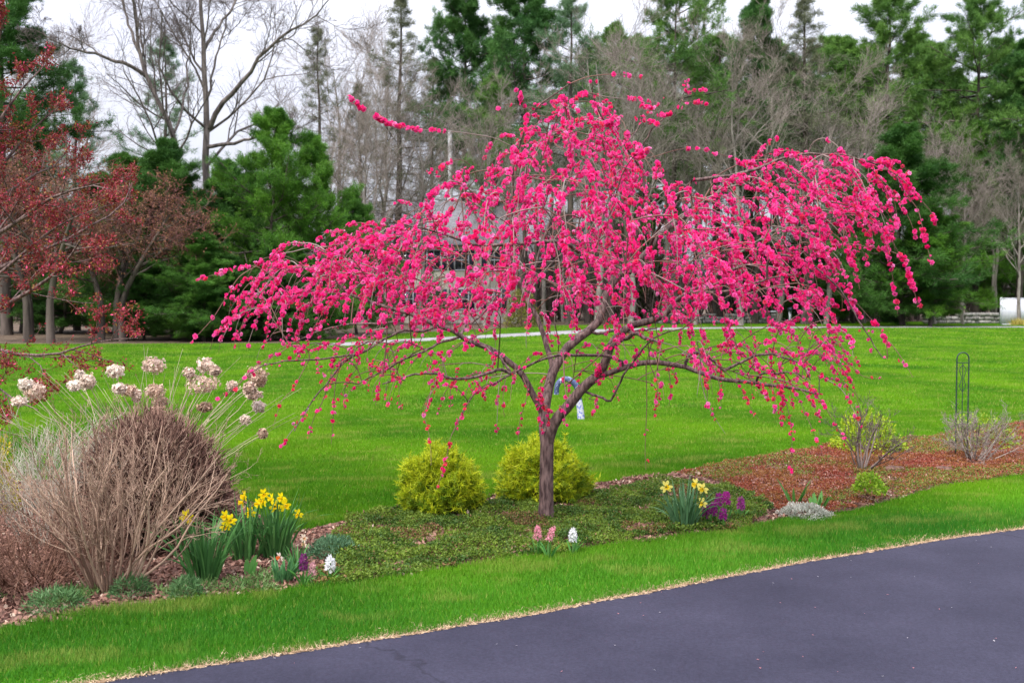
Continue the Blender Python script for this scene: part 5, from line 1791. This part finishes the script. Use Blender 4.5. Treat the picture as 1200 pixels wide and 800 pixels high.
# ------------------------------------------------------------------ bulbs in flower
def ribbons(base, d, L_, w_, rng, bend=0.5, n=6):
    """strap leaves: (N,) ribbons bending over"""
    N = len(base)
    p = np.zeros((N, n, 3)); p[:, 0] = base
    dd = d.copy()
    bd = bend * rng.uniform(0.1, 1.0, N) ** 2
    hor = nrm(d * np.array([1, 1, 0]) + 1e-6)
    for i in range(1, n):
        dd = nrm(dd + (hor * 0.25 - np.array([0, 0, 0.35])) * bd[:, None] * (i / n))
        p[:, i] = p[:, i - 1] + dd * (L_ / (n - 1))[:, None]
    side = nrm(np.cross(hor, [[0, 0, 1.0]]) + rng.normal(size=(N, 3)) * 0.5)
    wd_ = w_ * np.array([0.8, 1, 1, 0.9, 0.65, 0.08])[:n]
    V = np.stack([p - side[:, None] * wd_[None, :, None] / 2, p + side[:, None] * wd_[None, :, None] / 2], 2)
    idx = np.arange(N * n * 2).reshape(N, n, 2)
    F = np.stack([idx[:, :-1, 0], idx[:, :-1, 1], idx[:, 1:, 1], idx[:, 1:, 0]], -1).reshape(-1, 4)
    return V.reshape(-1, 3), F


def orient(V, nv):
    nv = np.asarray(nv, float) / np.linalg.norm(nv)
    ref = np.array([0, 0, 1.0]) if abs(nv[2]) < 0.9 else np.array([1.0, 0, 0])
    a = np.cross(ref, nv); a /= np.linalg.norm(a)
    b = np.cross(nv, a)
    return V[:, :1] * a + V[:, 1:2] * b + V[:, 2:] * nv


def daffodil_flower(parent, c, nv, size, pc, cc, rng):
    V, F, n = [], [], 0
    for k in range(6):
        a = k / 6 * 2 * math.pi + (0.26 if k % 2 else 0)
        d = np.array([math.cos(a), math.sin(a), 0.12 if k % 2 else 0.2]); s = np.array([-math.sin(a), math.cos(a), 0])
        V += [d * 0.12, d * 0.5 + s * 0.26, d * 0.85 + s * 0.2, d * 1.05 - np.array([0, 0, 0.1]), d * 0.85 - s * 0.2, d * 0.5 - s * 0.26]
        F.append(list(range(n, n + 6))); n += 6
    V = orient(np.array(V) * size, nv)
    f = MB().add(V, np.array(F), np.array(pc) * rng.uniform(0.9, 1.1)).build('flower', M_petal, parent, False, c)
    an = np.arange(10) * 2 * math.pi / 10
    rings = []
    for rr, z_ in ((0.16, 0.05), (0.26, 0.3), (0.29, 0.55), (0.40, 0.72)):
        rings += [(math.cos(q) * rr * (1 + (0.08 * (-1) ** j if z_ > 0.7 else 0)), math.sin(q) * rr, z_) for j, q in enumerate(an)]
    F = np.array([[i + 10 * l, (i + 1) % 10 + 10 * l, (i + 1) % 10 + 10 * (l + 1), i + 10 * (l + 1)] for l in range(3) for i in range(10)])
    MB().add(orient(np.array(rings) * size, nv), F, cc).build('trumpet', M_petal, f)
    return f


def daffodils(label, base_px, leaf_h, nleaf, flowers, seed, pc=(0.92, 0.78, 0.012), cc=(0.92, 0.66, 0.01), br=0.07, size=0.038, group=None, lc0=(0.035, 0.12, 0.03), lc1=(0.11, 0.28, 0.075)):
    rng = np.random.default_rng(seed)
    b = G(*base_px)
    t_ = thing('daffodil_clump', label, 'daffodils', (b[0], b[1], 0), 0, group)
    nleaf = int(nleaf * 1.8)
    a = rng.uniform(0, 6.28, nleaf); rr = np.sqrt(rng.uniform(0, 1, nleaf))
    bs = np.stack([np.cos(a) * rr * br, np.sin(a) * rr * br * 0.8, np.zeros(nleaf)], 1)
    d = nrm(np.stack([np.cos(a) * rr * 0.32, np.sin(a) * rr * 0.32, np.ones(nleaf)], 1) + rng.normal(size=(nleaf, 3)) * 0.07)
    hz = leaf_h / FPX * b[1]
    V, F = ribbons(bs, d, hz * rng.uniform(0.6, 1.12, nleaf), 0.016, rng, 1.3)
    MB().add(V, F, rep(mixc(lc0, lc1, rng.uniform(0, 1, nleaf)), 12)).build('leaves', M_leaf, t_)
    sm = MB()
    for px, py in flowers:
        Y = b[1] + rng.uniform(-0.08, 0.08)
        c = P(px, py, Y) - np.array([b[0], b[1], 0])
        b0 = np.array([rng.normal() * br * 0.4 + c[0] * 0.25, rng.normal() * br * 0.3, 0])
        nv = np.array([rng.normal() * 0.7, -1, rng.uniform(-0.25, 0.25)])
        nv /= np.linalg.norm(nv)
        back = c - nv * size * 0.5
        pth = smooth_path([b0, b0 * 0.5 + back * 0.5 + [0, 0, 0.01], back + [0, 0, -0.01], c], 10)
        V, F = tubes(pth[None], np.full((1, 10), 0.0032), 5)
        sm.add(V, F, (0.07, 0.19, 0.05))
        daffodil_flower(t_, c, nv, size * rng.uniform(0.9, 1.12), pc, cc, rng)
    sm.build('stalks', M_leaf, t_)
    return t_


GD = 'daffodil clumps in the planting bed'
daffodils('yellow daffodils in the clump nearest the dark dome shrub', (240, 682), 84, 46, [(218, 604), (225, 610), (264.6, 604), (270, 609), (264, 616)], 201, group=GD, br=0.075)
daffodils('yellow daffodils in the middle clump of the three beside the dome shrub', (288, 656), 76, 42, [(287, 581), (285, 588), (293.6, 600)], 202, group=GD, br=0.075)
daffodils('yellow daffodils in the fullest clump, right end of the three', (322, 653), 76, 50, [(309, 578), (303, 589.6), (308.6, 587), (319, 584), (322, 593), (330, 582.6), (333.4, 591.6), (349.6, 601.6)], 203, group=GD, br=0.085)
daffodils('pale yellow daffodils beside the purple hyacinths', (803, 622), 62, 48, [(780.7, 570), (816, 566.6), (824, 572), (823, 589)], 204, (0.88, 0.80, 0.20), (0.90, 0.66, 0.03), 0.07, 0.042, GD, (0.05, 0.13, 0.05), (0.13, 0.27, 0.13))
daffodils('single white narcissus with an orange cup at the front of the bed', (332, 682), 32, 26, [(328, 652)], 205, (0.85, 0.76, 0.66), (0.82, 0.20, 0.04), 0.055, 0.032, GD, (0.05, 0.16, 0.05), (0.10, 0.27, 0.10))
daffodils('pale peach narcissus leaning behind the white one', (348, 672), 38, 16, [(357, 637), (356, 630)], 206, (0.85, 0.72, 0.58), (0.8, 0.5, 0.3), 0.03, 0.024, GD)


def hyacinth(label, px, py_top, py_base, col, seed, wpx=10, group='hyacinths in the planting bed', lean=0.0):
    rng = np.random.default_rng(seed)
    b = G(px, py_base)
    t_ = thing('hyacinth', label, 'hyacinth', (b[0], b[1], 0), 0, group)
    zt_ = P(px, py_top, b[1])[2]
    zb_ = max(zt_ - 0.078, zt_ * 0.5)
    r_ = wpx / 2 / FPX * b[1]
    n = 30
    z_ = np.linspace(zb_, zt_, n)
    a = np.arange(n) * 2.4
    k = np.interp(np.linspace(0, 1, n), [0, 0.3, 0.8, 1], [0.8, 1, 0.8, 0.35])
    ctr = np.stack([np.cos(a) * r_ * k * 0.75 + lean * (z_ - zb_), np.sin(a) * r_ * k * 0.75, z_ + rng.normal(size=n) * 0.004], 1)
    ax = nrm(np.stack([np.cos(a), np.sin(a), 0.25 + 0 * a], 1) + rng.normal(size=(n, 3)) * 0.25)
    m = MB()
    A_, B__, _ = frames_(ax, rng)
    for q in range(6):
        th = q * math.pi / 3
        dd = nrm((A_ * math.cos(th) + B__ * math.sin(th)) * 0.85 + ax * 0.45)
        V, F = leaves4(ctr, nrm(dd + rng.normal(size=(n, 3)) * 0.2), r_ * 0.75 * rng.uniform(0.7, 1.2, n), r_ * 0.30, rng, nrm(np.cross(dd, ax)))
        m.add(V, F, rep(np.clip(np.array(col) * rng.uniform(0.75, 1.25, (n, 1)), 0, 0.92), 4))
    m.build('flower_spike', M_petal, t_)
    pth = np.stack([lean * np.maximum(np.linspace(0, zt_, 6) - zb_, 0), 0 * np.arange(6), np.linspace(0, zt_ - 0.01, 6)], 1)
    MB().add(*tubes(pth[None], np.full((1, 6), 0.005), 6), (0.09, 0.2, 0.05)).build('stalk', M_leaf, t_)
    nl = 9
    al = rng.uniform(0, 6.28, nl)
    V, F = ribbons(np.stack([np.cos(al), np.sin(al), 0 * al], 1) * 0.012, nrm(np.stack([np.cos(al) * 0.4, np.sin(al) * 0.4, np.ones(nl)], 1)), zt_ * rng.uniform(0.45, 0.8, nl), 0.016, rng, 0.8)
    MB().add(V, F, rep(mixc((0.04, 0.16, 0.03), (0.11, 0.30, 0.05), rng.uniform(0, 1, nl)), 12)).build('leaves', M_leaf, t_)


def frames_(nv, rng):
    ref = np.array([[0.0, 0.0, 1.0]])
    a = nrm(np.cross(ref, nv)); b = np.cross(nv, a)
    return a, b, nv


PUR, PNK, WHT = (0.26, 0.02, 0.20), (0.80, 0.32, 0.42), (0.86, 0.86, 0.90)
for i, a in enumerate((
    ('dark purple hyacinth beside the white narcissus', 355.6, 650, 686, (0.20, 0.03, 0.16), 10),
    ('pale pink hyacinth between the dark purple and the white one', 366, 660, 684, (0.80, 0.45, 0.48), 8),
    ('white hyacinth at the left front of the bed', 387, 653, 682, WHT, 11),
    ('pink hyacinth upright before the pink tree trunk', 630, 617, 652, PNK, 8),
    ('pink hyacinth leaning right before the pink tree trunk', 643, 618, 655, PNK, 8),
    ('white hyacinth right of the pink tree trunk', 671, 620, 650, WHT, 9),
    ('tall purple hyacinth at the centre of the purple cluster', 842, 579, 616, PUR, 9),
    ('tallest magenta purple hyacinth at the back of the purple cluster', 851, 577, 612, (0.38, 0.03, 0.26), 9),
    ('purple hyacinth touching the pale daffodil leaves', 827, 592, 618, PUR, 9),
    ('low purple hyacinth behind the front one in the purple cluster', 836, 590, 618, PUR, 9),
    ('front purple hyacinth of the purple cluster', 847, 597, 621, PUR, 9),
    ('small purple hyacinth standing apart, right of the purple cluster', 868, 584, 608, (0.34, 0.05, 0.26), 9),
)):
    hyacinth(a[0], a[1], a[2], a[3], a[4], 300 + i, a[5], lean=0.35 if 'leaning' in a[0] else 0.0)


def strap_plant(name, label, cat, px, py, h_px, n, w_, seed, spread=0.3, c0=(0.04, 0.16, 0.03), c1=(0.12, 0.32, 0.06), br=0.03):
    rng = np.random.default_rng(seed)
    b = G(px, py)
    t_ = thing(name, label, cat, (b[0], b[1], 0))
    a = rng.uniform(0, 6.28, n)
    V, F = ribbons(np.stack([np.cos(a), np.sin(a), 0 * a], 1) * br, nrm(np.stack([np.cos(a) * spread, np.sin(a) * spread, np.ones(n)], 1)), h_px / FPX * b[1] * rng.uniform(0.65, 1.05, n), w_, rng, 0.5)
    MB().add(V, F, rep(mixc(c0, c1, rng.uniform(0, 1, n)), 12)).build('leaves', M_leaf, t_)


strap_plant('iris_plant', 'fan of broad upright iris leaves behind the silvery mound', 'iris', 931, 592, 36, 9, 0.026, 401, 0.5)
strap_plant('tulip_leaves', 'short broad tulip leaves in the silvery mound', 'tulip', 958, 598, 24, 9, 0.035, 402, 0.5)
strap_plant('tulip_leaves', 'lone broad tulip leaf in the mulch between daffodil clumps', 'tulip', 289, 676, 26, 3, 0.045, 403, 0.3)
strap_plant('grass_tuft', 'tuft of thin bright leaves by the white hyacinth at the left front', 'plant', 378, 686, 24, 16, 0.008, 404, 0.9)
rng = np.random.default_rng(77)
b = G(945, 606)
mound('silvery_mound', 'low silvery grey leaved plant at the front edge of the bed', 'plant', (b[0], b[1] + 0.05, 0), 0.19, 0.075, 2600, (0.26, 0.28, 0.22), (0.60, 0.60, 0.53), rng, (0.012, 0.03), 0.35, False)
b = G(388, 655)
mound('blue_green_mound', 'low blue green mounded plant behind the white hyacinth', 'plant', (b[0], b[1] + 0.08, 0), 0.16, 0.11, 3000, (0.05, 0.13, 0.06), (0.15, 0.28, 0.15), rng, (0.012, 0.03), 0.3, False)
for px, py, w_, lb in ((60, 716, 0.14, 'low green weed clump at the left front of the bed'), (150, 700, 0.10, 'blue green sprig clump before the hydrangea stems'), (215, 702, 0.08, 'blue green sprig clump before the nearest daffodils')):
    b = G(px, py)
    mound('weed_clump', lb, 'plant', (b[0], b[1] + 0.03, 0), w_, 0.10, 1100, (0.05, 0.14, 0.04), (0.15, 0.27, 0.11), rng, (0.015, 0.05), 0.13, False)
